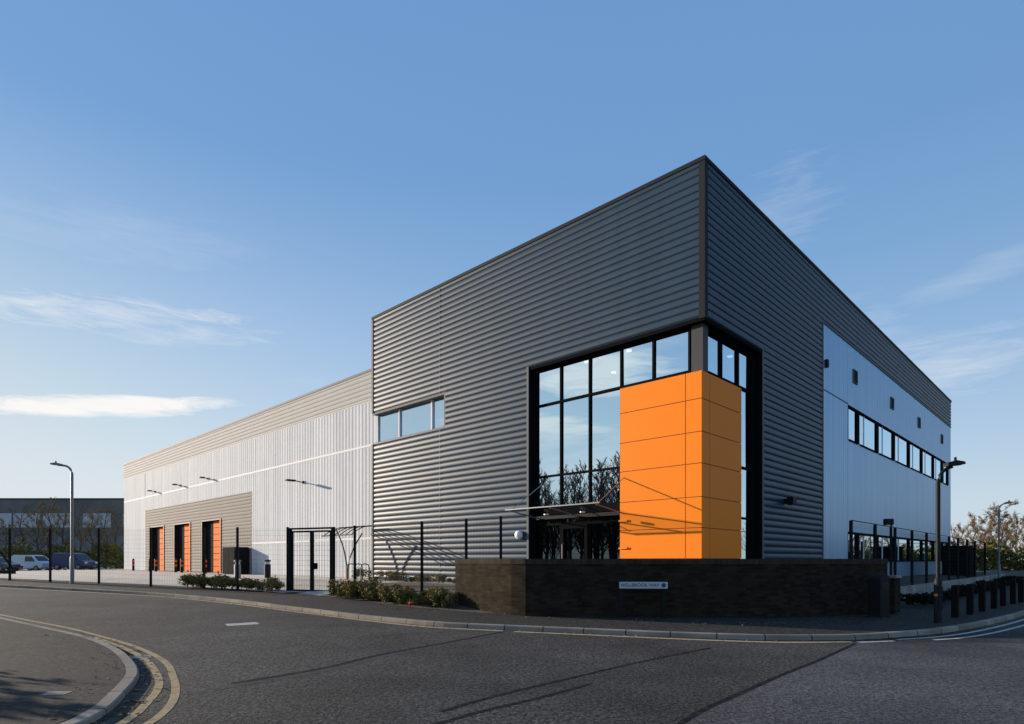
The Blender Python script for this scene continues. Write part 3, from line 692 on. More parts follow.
b = ribwall([(10.5, 16.95), (10.86, 17.28)], 0, .4, .05, 1.1, 'brickwork', 'brick', None); b.parent = pr_; b.matrix_parent_inverse = Matrix.Translation((-10.75, -17.5, -.1))
b = ribwall([(10.47, 16.92), (10.89, 17.31)], -.03, .43, 1.103, 1.17, 'cap_stone', 'pale_concrete', None); b.parent = pr_; b.matrix_parent_inverse = Matrix.Translation((-10.75, -17.5, -.1))
# litter bin
o = empty('litter_bin', (9.52, 16.05, H(10, 16.4)+.11), 'black square litter bin with rounded hood beside the brick pier', 'bin', R(26))
mb = MB(); mb.prism([(-.19, 0), (.19, 0), (.19, .98), (.17, 1.05), (.1, 1.1), (-.1, 1.1), (-.17, 1.05), (-.19, .98)], -.17, .17); mb.build('bin_body', 'black', o)
mb = MB(); mb.box(-.13, -.18, .74, .13, -.172, .9); mb.build('bin_slot', 'tyre', o)
mb = MB(); mb.box(-.205, -.185, 0, .205, .185, .05); mb.build('plinth', 'trim', o)
# street name sign
o = empty('street_sign', (3.3, 15.52, .12), 'low white street name plate with blue disc on two black legs', 'sign', R(-4))
for a in (-.57, .52): box_part('leg', 'black', o, a-.05, .022, 0, a+.05, .09, .93)
box_part('back_board', 'black', o, -.62, .002, .72, .62, .02, .97)
pl = box_part('name_plate', 'sign_face', o, -.6, -.012, .765, .6, .0, .93)
def text(s, size, loc, parent, m, name='lettering'):
    c = bpy.data.curves.new('lettering', 'FONT'); c.body = s; c.size = size; c.align_x = 'LEFT'; c.align_y = 'CENTER'; c.extrude = .001
    t = bpy.data.objects.new('tmp_text', c); col.objects.link(t)
    dg = bpy.context.evaluated_depsgraph_get(); me = bpy.data.meshes.new_from_object(t.evaluated_get(dg)); bpy.data.objects.remove(t); bpy.data.curves.remove(c)
    me.materials.clear(); me.materials.append(M[m]); o = bpy.data.objects.new(name, me); col.objects.link(o); o.parent = parent; o.location = loc; o.rotation_euler = (R(90), 0, 0); return o
tx = text('WELLBROOK WAY', .125, (-.57, -.0145, .846), pl, 'black')
wdt = max(v.co.x for v in tx.data.vertices)-min(v.co.x for v in tx.data.vertices); tx.scale = (.96/wdt, 1, 1)
mb = MB(); mb.lathe([(.055, 0), (.055, .003)], 20); mb.v = [(.5+x, -.0125-z, .847+y) for x, y, z in mb.v]; mb.build('disc', 'sign_blue', pl)

# ------------------------------------------------------------------ street lamps
def lamp(loc, h, arm, mcol, label, r=.055, base_r=.09, base_h=1.1, az_=0., head=.55, st=False):
    o = empty('street_lamp', loc, label, 'street lamp', az_)
    b_ = MB(); b_.tube([(0, 0, 0), (0, 0, base_h), (0, 0, base_h+.06)], [base_r, base_r, r*1.05], 12); b_.build('column_base', mcol, o, smooth=True)
    pts = [(0, 0, base_h)]+[(0, 0, h-.42)]
    for k in range(1, 7):
        t = k/6*R(80); pts.append((.4*(1-math.cos(t)), 0, h-.42+.4*math.sin(t)))
    pts.append((arm-head*.6, 0, h+.02))
    p = MB(); p.tube(pts, [r]*2+[r*.8]*(len(pts)-2), 10); p.build('column', mcol, o, smooth=True)
    l = MB(); l.prism([(arm-head, h-.02), (arm, h+.03), (arm-.02, h+.09), (arm-head*.5, h+.12), (arm-head, h+.06)], -.09, .09); hd = l.build('lamp_head', mcol, o)
    l = MB(); l.quad((arm-head*.7, -.07, h-.012), (arm-head*.7, .07, h-.012), (arm-.06, .07, h+.012), (arm-.06, -.07, h+.012)); l.build('lens', 'lamp_clear', hd)
    l = MB(); l.lathe([(.03, 0), (.03, .07), (.02, .09)], 8, (arm-head*.45, 0, h+.115)); l.build('photocell', mcol, hd)
    d_ = MB(); d_.box(-base_r*.6, -base_r-.006, .3, base_r*.6, -base_r*.8, .85); d_.build('inspection_door', mcol, o)
    return o
lamp((-20.64, 28.99, H(-20.64, 29)+.12), 5.55, .98, 'galv', 'tall grey street lamp with its arm pointing left beside the dark blue van', .06, .085, 1.2, R(180), .5)
lr = lamp((10.12, 14.68, .12), 3.72, .6, 'dark_column', 'dark street lamp with a small orange sticker beside the black bollards', .048, .085, 1.0, 0, .42)
mb = MB(); mb.tube([(0, 0, .62), (0, 0, .68)], .0875, 12); mb.build('sticker', 'sticker', lr)
lamp((30.94, 39.26, .3), 4.9, .85, 'galv', 'grey street lamp against the copper trees at the far end of the right fence', .05, .075, 1.0, 0, .45)

# ------------------------------------------------------------------ bollards along the right kerb
bg_ = 'bollards along the right kerb'
bpos = [(11.45, 15.97), (12.49, 16.85), (13.57, 17.84), (14.79, 18.96), (15.89, 20.0), (16.96, 20.92), (17.84, 21.66)]
ords = ['nearest to the dark street lamp', 'second from the dark street lamp', 'third from the dark street lamp', 'fourth from the dark street lamp', 'fifth from the dark street lamp', 'next to last before the picture edge', 'last before the right picture edge']
proto = None
for (x, y), s in zip(bpos, ords):
    if proto is None:
        proto = empty('bollard', (x, y, H(x, y)+.11), 'x', 'bollard', R(40), bg_)
        mb = MB(); mb.box(-.072, -.072, 0, .072, .072, .72); mb.build('post', 'timber', proto, bevel=.008)
        mb = MB(); mb.prism([(-.072, .72), (.072, .72), (.072, .78), (.045, .83), (-.045, .83), (-.072, .78)], -.072, .072); mb.build('chamfered_top', 'timber', proto)
        o = proto
    else:
        o = copy_tree(proto); o.location = (x, y, H(x, y)+.11)
    o['label'] = 'black square timber bollard on the pavement, '+s

# ------------------------------------------------------------------ fences
def fence(name, label, pts, h, zs_, wire=.1, skip_panels=(), parent_label=None, rail=False, posts=True):
    o = empty(name, (*pts[0], zs_[0]), label, 'fence'); ox, oy, oz = pts[0][0], pts[0][1], zs_[0]
    for (x, y), z in zip(pts, zs_):
        if posts:
            p = MB(); p.box(x-ox-.04, y-oy-.04, z-oz-.1, x-ox+.04, y-oy+.04, z-oz+h+.05); p.build('post', 'fence', o)
    for k in range(len(pts)-1):
        if k in skip_panels: continue
        (x0, y0), (x1, y1), z0, z1 = pts[k], pts[k+1], zs_[k], zs_[k+1]
        L = math.dist(pts[k], pts[k+1]); m_ = MB(); n = int(L/wire)
        A = lambda t, z: (x0+(x1-x0)*t-ox, y0+(y1-y0)*t-oy, z0+(z1-z0)*t-oz+z)
        for j in range(n+1):
            t = (j+.5)/(n+1); m_.tube([A(t, .05), A(t, h)], .0022, 3, cap=False)
        for j in range(int(h/.2)+1):
            m_.tube([A(0, .06+j*.2), A(1, .06+j*.2)], .0022 if not rail or j not in (0, int(h/.2)) else .02, 3, cap=False)
        m_.build('mesh_panel', 'fence', o)
    return o
FH = 2.55
lf = [(-32, 36.2), (-25.6, 32.2), (-23.2, 31.0), (-20.9, 30.3), (-15.9, 27.7), (-13.1, 26.4), (-11.45, 25.7), (-9.35, 25.3)]
lf = [(-33, 35.2), (-25.35, 31.2), (-22.75, 30.45), (-19.75, 29.55), (-16.1, 27.55), (-13.6, 27.3), (-11.55, 26.0), (-9.15, 25.2)]
fence('mesh_fence', 'long black wire mesh fence between the pavement and the loading bay yard', lf, FH, [H(*p)+.14 for p in lf], .12)
mf = [(-6.75, 24.2), (-6.05, 23.6), (-2.85, 19.35), (-1.43, 20.9), (-.33, 18.7)]
mf = [(-7.15, 24.0), (-5.9, 22.7), (-2.8, 19.2), (-.3, 17.4)]
fence('mesh_fence', 'short black wire mesh fence between pedestrian gate and brick wall', [(-7.0, 24.3), (-5.85, 23.0), (-2.8, 19.2), (-1.4, 18.9), (-.33, 18.3)], FH, [.3, .28, .2, .26, .3], .12)
rf = [(11.05, 20.05)]
def fr_pt(px): k = (px-512)/618; t = (11.0-k*20)/(k-.9709); return (11+.9709*t, 20+t)
rf = [fr_pt(p) for p in (851, 875, 895, 912, 926.5, 938, 949, 958, 967, 975, 985)]
rfo = fence('mesh_fence', 'black fence of posts and rails along the silver flank behind the pale kerb wall', rf, 2.2, [.62-.012*k for k in range(11)], .1, rail=True)
e0 = rf[-1]; fence('mesh_fence', 'dark fence return beyond the bin store at the back of the right yard', [e0, (e0[0]-3, e0[1]+3.6), (e0[0]-6, e0[1]+7.2)], 2.2, [.5, .55, .6], .06, rail=True)
# pedestrian gate
gx, gy = -9.0, 25.15
go = empty('pedestrian_gate', (gx, gy, .28), 'black double pedestrian gate of square tubes and mesh between fences', 'gate', math.atan2(24.3-25.15, -7.0+9.0))
GL = math.dist((-9.0, 25.15), (-7.0, 24.3))
for a, wd in ((.0, .09), (GL, .09)): box_part('gate_post', 'fence', go, a-wd, -.06, -.1, a+wd*.2, .06, 2.62)
for a0, a1 in ((.06, GL*.5-.02), (GL*.5+.02, GL-.12)):
    l = MB(); l.box(a0, -.025, .06, a0+.07, .025, 2.5); l.box(a1-.07, -.025, .06, a1, .025, 2.5); l.box(a0+.07, -.024, .06, a1-.07, .024, .13); l.box(a0+.07, -.024, 2.43, a1-.07, .024, 2.5)
    lo = l.build('gate_leaf', 'fence', go); l = MB()
    for j in range(1, 8): l.tube([(a0+(a1-a0)*j/8, 0, .1), (a0+(a1-a0)*j/8, 0, 2.45)], .004, 3, cap=False)
    for j in range(1, 12): l.tube([(a0, 0, .1+j*.2), (a1, 0, .1+j*.2)], .004, 3, cap=False)
    l.build('mesh_infill', 'fence', lo)
box_part('lock_box', 'matt_black', go, GL*.5-.02, -.09, .95, GL*.5+.22, .09, 1.2, bevel=.01)
box_part('cross_rail', 'fence', go, 0, -.035, 2.55, GL, .035, 2.62)
# barrier gate at the left edge
bo = empty('barrier_gate', (-28.5, 33.9, .55), 'black steel barrier with a diagonal brace at the left edge', 'barrier', R(-18))
mb = MB(); mb.box(.35, -.06, 0, .47, .06, 2.4); mb.build('post', 'black', bo); mb = MB(); mb.box(-4, -.055, .3, 1.75, .055, .5); mb.build('boom', 'black', bo)
mb = MB(); mb.tube([(.4, 0, 1.75), (1.72, 0, .45)], .07, 6); mb.build('brace', 'black', bo)

# concrete retaining walls
def off_line(i0, i1, extra): 
    ns = normals(KERB); return [(KERB[i][0]+ns[i][0]*(wid(i)+extra), KERB[i][1]+ns[i][1]*(wid(i)+extra)) for i in range(i0, i1)]
idx = [i for i, p in enumerate(KERB) if 12.6 < p[0] < 34]
ln = [(11.6+.9709*t, 19.7+t) for t in range(0, 25)]
tag(ribwall(ln, 0, .2, .05, .62, 'kerb_wall', 'pale_concrete', None), 'low pale mottled wall under the right hand fence', 'wall')  # pale surface with strong random mottling

# ------------------------------------------------------------------ yard furniture
def loc2w(lx, ly): return (BX+lx*.718+ly*.696, BY-lx*.696+ly*.718)
# black cabinet by the loading bays
x, y = loc2w(-34.0, -.45)
o = empty('steel_cabinet', (x, y, FL), 'black steel cabinet standing against the ribbed wall right of the loading doors', 'cabinet', ANG)
box_part('cabinet_body', 'matt_black', o, -.75, -.25, 0, 1.4, .65, 1.8, bevel=.02); box_part('cabinet_door', 'matt_black', o, -.65, -.272, .12, .3, -.253, 1.7); box_part('cabinet_door', 'matt_black', o, .34, -.272, .12, 1.3, -.253, 1.7)
# bollard lights
for (px, D, mcol, h, lab) in ((237.5, 31.5, 'galv', .95, 'pale grey bollard light in front of the black cabinet'), (267.5, 32.5, 'dark_column', .95, 'dark bollard light standing alone before the silver wall')):
    x = (px-512)/618*D; o = empty('bollard_light', (x, D, FL), lab, 'bollard light')
    mb = MB(); mb.lathe([(.16, 0), (.16, h*.75)], 14); mb.build('post', mcol, o, smooth=True)
    mb = MB(); mb.lathe([(.12, h*.75), (.12, h*.9)], 14); mb.build('lens', 'lamp_clear', o); mb = MB(); mb.lathe([(.17, h*.9), (.17, h*.97), (.1, h)], 14); mb.build('cap', mcol, o)
# striped guard posts either side of the doors
pg = None; names = ['left of the first loading door', 'right of the first loading door', 'left of the second loading door', 'right of the second loading door', 'left of the third loading door', 'right of the third loading door']
gpos = [-54.4, -49.6, -48.0, -43.2, -41.8, -37.0]
for a, s in zip(gpos, names):
    x, y = loc2w(a, -1.0)
    if pg is None:
        pg = empty('guard_post', (x, y, FL-.01), 'x', 'post', 0, 'guard posts at the loading doors')
        mb = MB(); mb.lathe([(.1, 0), (.1, .98), (.07, 1.06), (0.01, 1.09)], 12); mb.build('tube', 'black', pg, smooth=True)
        for z in (.45, .78): mb = MB(); mb.lathe([(.104, z), (.104, z+.17)], 12); mb.build('orange_band', 'orange_door', pg)
        o = pg
    else: o = copy_tree(pg); o.location = (x, y, FL-.01)
    o['label'] = 'black guard post with orange bands '+s
# cycle shelter: curved ribs on splayed arms
x, y = (347-512)/618*30.3, 30.3
o = empty('cycle_shelter', (x, y, FL), 'open cycle shelter with curved dark roof ribs beside the dark block', 'shelter', ANG)
for k in range(6):
    a = -1.55+k*.5; mb = MB()
    mb.tube([(a+.0+j*.24, .75-j*.33, 2.62-.0075*j*j*1.6-.02*j) for j in range(7)], .023, 6); mb.build('roof_rib', 'fence', o)
mb = MB(); mb.tube([(-1.7, .75, 2.6), (1.3, .75, 2.6)], .03, 6); mb.build('ridge_beam', 'fence', o)
mb = MB(); mb.tube([(-.2, -1.23, 2.08), (2.5, -1.23, 2.08)], .028, 6); mb.build('front_beam', 'fence', o)
mb = MB(); mb.tube([(-1.05+1.05*math.sin(t*R(18)), 0, 2.5*(1-t/5)**.75) for t in range(6)], .036, 8); mb.build('left_arm', 'fence', o)
mb = MB(); mb.tube([(1.35-1.29*math.sin(t*R(18)), 0, 2.2*(1-t/5)**.75) for t in range(6)], .036, 8); mb.build('right_arm', 'fence', o)
mb = MB(); mb.lathe([(.09, 0), (.09, .4)], 10); mb.build('foot', 'sticker', o)
for k, s in enumerate(('nearest the shelter foot', 'in the middle', 'nearest the dark block')):
    lx, ly = w2l(x, y); hx, hy = loc2w(lx+.55+.6*k, ly-.1)
    h_ = MB(); h_.tube([(0, -.35, 0), (0, -.35, .6), (0, -.28, .72), (0, 0, .76), (0, .28, .72), (0, .35, .6), (0, .35, 0)], .028, 8)
    ho = h_.build('cycle_hoop', 'galv', None, smooth=True); ho.location = (hx, hy, FL); ho.rotation_euler = (0, 0, ANG+R(25)); tag(ho, 'grey steel cycle hoop under the shelter, '+s, 'cycle stand', 'cycle hoops under the shelter')
# lamp post and bin store inside the right fence
o = empty('yard_light', (14.9, 24.3, FL), 'slim dark yard light with a square head inside the right fence', 'lamp')
box_part('post', 'dark_column', o, -.035, -.035, 0, .035, .035, 2.5); hb = box_part('lamp_head', 'dark_column', o, -.26, -.1, 2.32, .07, .1, 2.56, bevel=.02); box_part('lens', 'lamp_clear', hb, -.24, -.08, 2.27, -.07, .08, 2.318)
x, y = 27.8, 38.5
o = empty('bin_store', (x, y, .5), 'dark boarded bin store inside the far end of the right fence', 'bin store', R(45))
mb = MB()
for j in range(9): mb.box(-.85+j*.185, -.7, .05, -.85+j*.185+.17, -.66, 1.9); mb.box(-.85+j*.185, .66, .05, -.85+j*.185+.17, .7, 1.9)
mb.box(-.89, -.64, .05, -.85, .64, 1.9); mb.box(.79, -.64, .05, .83, .64, 1.9); mb.build('boarding', 'timber', o); box_part('lid', 'timber', o, -.95, -.8, 1.92, .9, .8, 1.98)

# ------------------------------------------------------------------ vehicles (modelled along +X, nose at +X)
def vehicle(name, loc, rz, prof, wd, m, label, cat, wins, wheels, wr, roof_in=.12):
    o = empty(name, loc, label, cat, rz)
    bm = bmesh.new(); n = len(prof); zmax = max(p[1] for p in prof); zb = 0.95*zmax*.55
    rings = []
    for y in (-1, -.86, .86, 1):
        ring = []
        for x_, z_ in prof:
            hw = wd/2-(roof_in*max(0, (z_-zb)/(zmax-zb)))
            yy = y*hw if abs(y) == 1 else math.copysign(hw-.0, y)
            k = 1 if abs(y) != 1 else .0
            ring.append(bm.verts.new((x_, math.copysign(hw, y) if abs(y) == 1 else math.copysign(hw*.86, y), z_)))
        rings.append(ring)
    cx = sum(p[0] for p in prof)/n; cz = sum(p[1] for p in prof)/n
    for k in (0, 3):
        for v, (x_, z_) in zip(rings[k], prof): v.co.x = cx+(x_-cx)*.985; v.co.z = cz+(z_-cz)*.955
    for a, b in zip(rings, rings[1:]):
        for k in range(n): bm.faces.new((a[k], a[(k+1) % n], b[(k+1) % n], b[k]))
    bm.faces.new(rings[0][::-1]); bm.faces.new(rings[3]); bmesh.ops.recalc_face_normals(bm, faces=bm.faces)
    me = bpy.data.meshes.new('body'); bm.to_mesh(me); bm.free(); me.materials.append(M[m]); me.shade_smooth()
    try: me.set_sharp_from_angle(angle=R(28))
    except Exception: pass
    bo_ = bpy.data.objects.new('body', me); col.objects.link(bo_); bo_.parent = o
    def hwz(z_): return wd/2-(roof_in*max(0, (z_-zb)/(zmax-zb)))
    for poly in wins:
        for s in (-1, 1):
            mb = MB(); mb.quad(*[(x_, s*(hwz(z_)+.006), z_) for x_, z_ in (poly if s < 0 else poly[::-1])]); mb.build('side_window', 'car_glass', bo_)
    # windscreen sits on the sloping front edge
    f = sorted(prof, key=lambda p: -p[0])
    for s in (-1, 1):
        mb = MB(); xf = max(p[0] for p in prof); mb.box(xf-.12, s*wd*.3, .62*zb+.1, xf+.012, s*wd*.46, .62*zb+.26); mb.build('headlight', 'lamp_clear', o)
        xb = min(p[0] for p in prof); mb = MB(); mb.box(xb-.012, s*wd*.38, zb*.75, xb+.1, s*wd*.47, zb*1.1); mb.build('tail_light', 'lamp_red', o)
        for wx in wheels:
            t_ = MB(); t_.lathe([(wr*.62, -.1), (wr*.95, -.1), (wr, -.06), (wr, .06), (wr*.95, .1), (wr*.62, .1)], 18); t_.v = [(wx+a, s*(wd/2-.09)+c_, wr+b_) for a, b_, c_ in t_.v]
            wo_ = t_.build('wheel', 'tyre', o, smooth=True)
            t_ = MB(); t_.lathe([(wr*.6, -.108), (wr*.6, .108)], 14); t_.v = [(wx+a, s*(wd/2-.09)+c_, wr+b_) for a, b_, c_ in t_.v]; t_.build('rim', 'galv', wo_)
    return o
van = [(-1.75, .28), (1.62, .28), (1.78, .42), (1.76, .78), (1.2, .98), (.62, 1.55), (.3, 1.63), (-1.55, 1.63), (-1.72, 1.5), (-1.78, .8)]
vw = [[(-.15, .98), (.98, .98), (.56, 1.46), (-.15, 1.5)]]
def scr(o, xa, za, xb_, zb_, hw):
    mb = MB(); n_ = Vector((za-zb_, 0, xb_-xa)).normalized()*.008
    n_ = Vector((abs(n_.x), 0, abs(n_.z)))
    mb.quad((xa+n_.x, -hw, za+n_.z), (xa+n_.x, hw, za+n_.z), (xb_+n_.x, hw*.9, zb_+n_.z), (xb_+n_.x, -hw*.9, zb_+n_.z)); mb.build('windscreen', 'car_glass', o)
o = vehicle('parked_van', (-48.4, 62.5, yard_z(-48.4, 62.5)), R(-6), van, 1.75, 'ice_paint', 'small pale blue van parked left of the dark blue van', 'van', vw, (-1.1, 1.1), .3); scr(o, 1.16, 1.02, .66, 1.51, .68)
o = vehicle('parked_van', (-43.9, 62, yard_z(-43.9, 62)), R(-4), [(x*1.0, z*1.04) for x, z in van], 1.8, 'blue_paint', 'dark blue van parked behind the left street lamp', 'van', [[(.1, 1.02), (.98, 1.02), (.56, 1.5), (.1, 1.54)]], (-1.1, 1.1), .31); scr(o, 1.16, 1.06, .66, 1.57, .7)
car = [(-1.9, .26), (1.85, .26), (1.98, .45), (1.9, .72), (1.05, .9), (.4, 1.34), (-.1, 1.42), (-1.1, 1.38), (-1.75, .98), (-1.96, .85), (-2, .5)]
o = vehicle('parked_car', (-48.8, 58.5, yard_z(-48.8, 58.5)), R(-5), car, 1.72, 'black_car', 'black car half hidden by the barrier at the left edge', 'car', [[(-1.4, .95), (.85, .95), (.35, 1.28), (-.95, 1.32)]], (-1.2, 1.2), .31); scr(o, 1.0, .93, .45, 1.3, .66)

# ------------------------------------------------------------------ far warehouse on the left
fx0, fx1, fy = -140, -50, 96
o = empty('far_warehouse', (-95, fy, .5), 'long low far warehouse with dark bands and pale panels behind bare trees', 'building')
def fb(name, m, x0, x1, z0, z1, y0, y1): mb = MB(); mb.box(x0+95, y0, z0-.5, x1+95, y1, z1-.5); return mb.build(name, m, o)
fb('wall', 'far_grey', fx0, fx1, .3, 5.4, 0, 30); fb('dark_band', 'far_dark', fx0, fx1, 5.4, 6.6, -.05, 30.05); fb('backing_band', 'far_dark', fx0, fx1, 6.6, 8.9, 0, 30); fb('upper_band', 'far_dark', fx0, fx1, 8.9, 11.0, -.08, 30.08)
x = -136
while x < -52:
    fb('pale_panel', 'far_white', x, x+4.3, 6.65, 8.85, -.09, -.002); x += 4.6 if int(x) % 3 else 6.2
fb('roof_edge', 'trim', fx0-.1, fx1+.1, 11.0, 11.2, -.15, 30.1)

# ------------------------------------------------------------------ trees
def make_tree(seed, h, spread, leafn, leafm, leaf_s=.16, clear=.22, limbs=11, twig_r=.012, upright=.5):
    rnd = random.Random(seed); tr = MB(); cr = MB(); lf_ = MB()
    top = [Vector((0, 0, 0))]
    for k in range(1, 7): top.append(Vector((rnd.uniform(-.04, .04)*h*k/6, rnd.uniform(-.04, .04)*h*k/6, h*.88*k/6)))
    tr.tube(top, [h*.018*(1-.85*k/6) for k in range(7)], 7)
    def at(t):
        f = t*6; i = min(5, int(f)); return top[i].lerp(top[i+1], f-i)
    ends = []
    for L in range(limbs):
        t = clear+(1-clear)*(L+rnd.random()*.7)/limbs; t = min(t, .98); p = at(t)
        a = L*2.4+rnd.uniform(-.5, .5); ln_ = spread*(1.15-.75*t)*rnd.uniform(.75, 1.15)
        d = Vector((math.cos(a), math.sin(a), upright+rnd.uniform(0, .5))).normalized()
        pts = [p]; 
        for k in range(4):
            d = (d+Vector((rnd.uniform(-.18, .18), rnd.uniform(-.18, .18), rnd.uniform(0, .22)))).normalized(); pts.append(pts[-1]+d*ln_/4)
        r0 = h*.007*(1.15-t*.7); tr.tube(pts, [r0, r0*.8, r0*.6, r0*.4, r0*.25], 5, cap=False)
        for q in range(9):
            f = rnd.uniform(.2, 1)*4; i = min(3, int(f)); b = pts[i].lerp(pts[i+1], f-i)
            dd = (d+Vector((rnd.uniform(-1, 1), rnd.uniform(-1, 1), rnd.uniform(-.3, .8)))).normalized(); l2 = ln_*rnd.uniform(.25, .5)
            m1 = b+dd*l2*.5+Vector((0, 0, .04*l2)); e = b+dd*l2+Vector((0, 0, .12*l2)); cr.tube([b, m1, e], [twig_r*1.6, twig_r*1.1, twig_r*.5], 3, cap=False)
            for w_ in range(6):
                s = b.lerp(e, rnd.uniform(.2, 1)); d3 = (dd+Vector((rnd.uniform(-1, 1), rnd.uniform(-1, 1), rnd.uniform(-.4, .9)))).normalized(); l3 = l2*rnd.uniform(.25, .55)
                cr.tube([s, s+d3*l3], [twig_r*.8, twig_r*.35], 3, cap=False); ends.append((s, s+d3*l3))
    for k in range(leafn):
        s, e = rnd.choice(ends); p = s.lerp(e, rnd.uniform(.1, 1.1))+Vector((rnd.gauss(0, .06), rnd.gauss(0, .06), rnd.gauss(0, .06)))
        n_ = Vector((rnd.gauss(0, 1), rnd.gauss(0, 1), rnd.gauss(0, 1))).normalized(); u = n_.orthogonal().normalized(); v = n_.cross(u); s_ = leaf_s*rnd.uniform(.5, 1.2)
        lf_.quad(p-u*s_*.5, p+v*s_*.35, p+u*s_*.5, p-v*s_*.35)
    return tr.mesh('trunk', M['bark'], True), cr.mesh('crown', M['twig']), (lf_.mesh('leaves', M[leafm]) if leafn else None)
def put_tree(kind, loc, s, rz, label, group, name='bare_tree'):
    o = empty(name, loc, label, 'tree', rz, group); o.scale = (s, s, s)
    t = bpy.data.objects.new('trunk', kind[0]); col.objects.link(t); t.parent = o
    c = bpy.data.objects.new('crown', kind[1]); col.objects.link(c); c.parent = o
    if kind[2]: l = bpy.data.objects.new('leaves', kind[2]); col.objects.link(l); l.parent = c
    return o
K = [make_tree(1, 9, 3.0, 5200, 'rust_leaf', .11, limbs=15, twig_r=.016), make_tree(2, 8, 2.8, 2600, 'rust_leaf', .11, limbs=15, twig_r=.016), make_tree(3, 9, 3.2, 2600, 'yellow_leaf', .12, limbs=14, twig_r=.016), make_tree(4, 10, 3.6, 0, 'rust_leaf'), make_tree(5, 11, 3.4, 250, 'yellow_leaf', .2, limbs=14, upright=.8), make_tree(6, 12, 2.6, 0, 'rust_leaf', limbs=30, upright=1.0, twig_r=.02, clear=.15)]
rnd = random.Random(11)
# left background, between the cars and the far warehouse
lt = [(6, 84, 2, .75), (22, 86, 3, .95), (38, 82, 2, .95), (50, 78, 4, .85), (62, 86, 2, .95), (80, 80, 3, .9), (92, 76, 2, .85), (106, 84, 3, .9), (116, 72, 4, .75)]
words = ['thin yellow leaved tree at the left picture edge', 'bare grey tree above the pale blue van', 'yellowing tree between the two vans', 'upright bare tree left of the grey street lamp', 'yellow flecked tree right behind the dark blue van', 'bare spreading tree right of the grey street lamp', 'yellow tinged tree midway to the warehouse corner', 'dark bare tree close to the warehouse corner', 'small upright tree touching the white warehouse corner']
for (px, D, k, s), lab in zip(lt, words): put_tree(K[k], ((px-512)/618*D, D, yard_z((px-512)/618*D, D)-.05), s, rnd.uniform(0, 6), lab, 'trees in front of the far warehouse')
# right background
rt = [(952, 70, 3, .75), (962, 62, 1, .78), (974, 66, 0, .86), (984, 58, 1, .72), (992, 64, 0, .86), (1006, 60, 1, .8), (1016, 66, 0, .85), (1030, 60, 1, .85)]
words = ['bare grey tree just past the building corner', 'sparse copper tree behind the right fence', 'full copper tree left of the far street lamp', 'small copper tree close left of the far street lamp', 'copper tree right behind the far street lamp', 'thin copper tree right of the far street lamp', 'tall copper tree near the right picture edge', 'copper tree cut by the right picture edge']
for (px, D, k, s), lab in zip(rt, words): put_tree(K[k], ((px-512)/618*D, D, -.1), s*.86, rnd.uniform(0, 6), lab, 'copper trees beyond the right fence')
for k in range(9): put_tree(K[(0, 1, 3)[k % 3]], (52+k*4.2, 60+rnd.uniform(-4, 6)-k*.6, -.1), rnd.uniform(.75, .95), rnd.uniform(0, 6), 'copper tree on the bank that the flank windows mirror', 'trees mirrored in the flank windows')
# trees across the road on the left, mirrored in the glazed corner and shading the near pavement
for k in range(44): put_tree(K[5 if k % 5 else 4], (-60+rnd.uniform(-9, 6), -6+k*.72, -.1), rnd.uniform(.95, 1.5), rnd.uniform(0, 6), 'bare tree across the road mirrored in the glazed corner', 'trees mirrored in the glazed corner')

# ------------------------------------------------------------------ hedges, shrubs, ground cover
def leaf_mass(seed, rx, ry, h, n, s, m, lumps=7):
    rnd = random.Random(seed); mb = MB(); L = [(rnd.uniform(-.75, .75)*rx, rnd.uniform(-.75, .75)*ry, rnd.uniform(.35, .75)*h, rnd.uniform(.3, .55)) for _ in range(lumps)]
    for k in range(n):
        cx, cy, cz, r = rnd.choice(L); d = Vector((rnd.gauss(0, 1), rnd.gauss(0, 1), rnd.gauss(0, 1))).normalized()*rnd.uniform(.5, 1.1)
        p = Vector((cx+d.x*r*min(rx, h)*.9, cy+d.y*r*min(ry, h)*.9, max(.01, cz+d.z*r*h*.7)))
        n_ = (d+Vector((rnd.gauss(0, .6), rnd.gauss(0, .6), rnd.gauss(.3, .6)))).normalized(); u = n_.orthogonal().normalized(); v = n_.cross(u)
        q = rnd.uniform(0, 6.28); u, v = u*math.cos(q)+v*math.sin(q), v*math.cos(q)-u*math.sin(q); s_ = s*rnd.uniform(.6, 1.3)
        mb.quad(p-u*s_*.5, p+v*s_*.3, p+u*s_*.5, p-v*s_*.3)
    return mb
SH = [leaf_mass(20, .5, .4, .5, 1000, .07, '').mesh('foliage', M['olive_leaf']), leaf_mass(21, .55, .4, .42, 1000, .065, '').mesh('foliage', M['green_leaf']), leaf_mass(22, .5, .35, .55, 900, .075, '').mesh('foliage', M['olive_leaf'])]
SH.append(leaf_mass(23, .6, .5, .5, 520, .12, '').mesh('foliage', M['dark_leaf']))
stem = MB(); stem.tube([(0, 0, -.05), (.02, 0, .25)], [.02, .01], 5); stem.tube([(0, 0, 0), (-.15, .1, .25)], [.014, .008], 4); stem = stem.mesh('stem', M['bark'])
def shrub(x, y, z, k, s, label, group):
    o = empty('shrub', (x, y, z), label, 'shrub', rnd.uniform(0, 6), group); o.scale = (s, s, s*rnd.uniform(.75, 1.05))
    for nm, me in (('foliage', SH[k]), ('stem', stem)): c = bpy.data.objects.new(nm, me); col.objects.link(c); c.parent = o
    return o
for k in range(24):
    t = k/23; x, y = -14.3+4.9*t, 27.35-2.25*t+rnd.uniform(-.25, .1)
    shrub(x, y, H(x, y)+.15, k % 3, rnd.uniform(.6, 1.25), 'low olive shrub in the verge left of the pedestrian gate', 'shrubs left of the pedestrian gate')
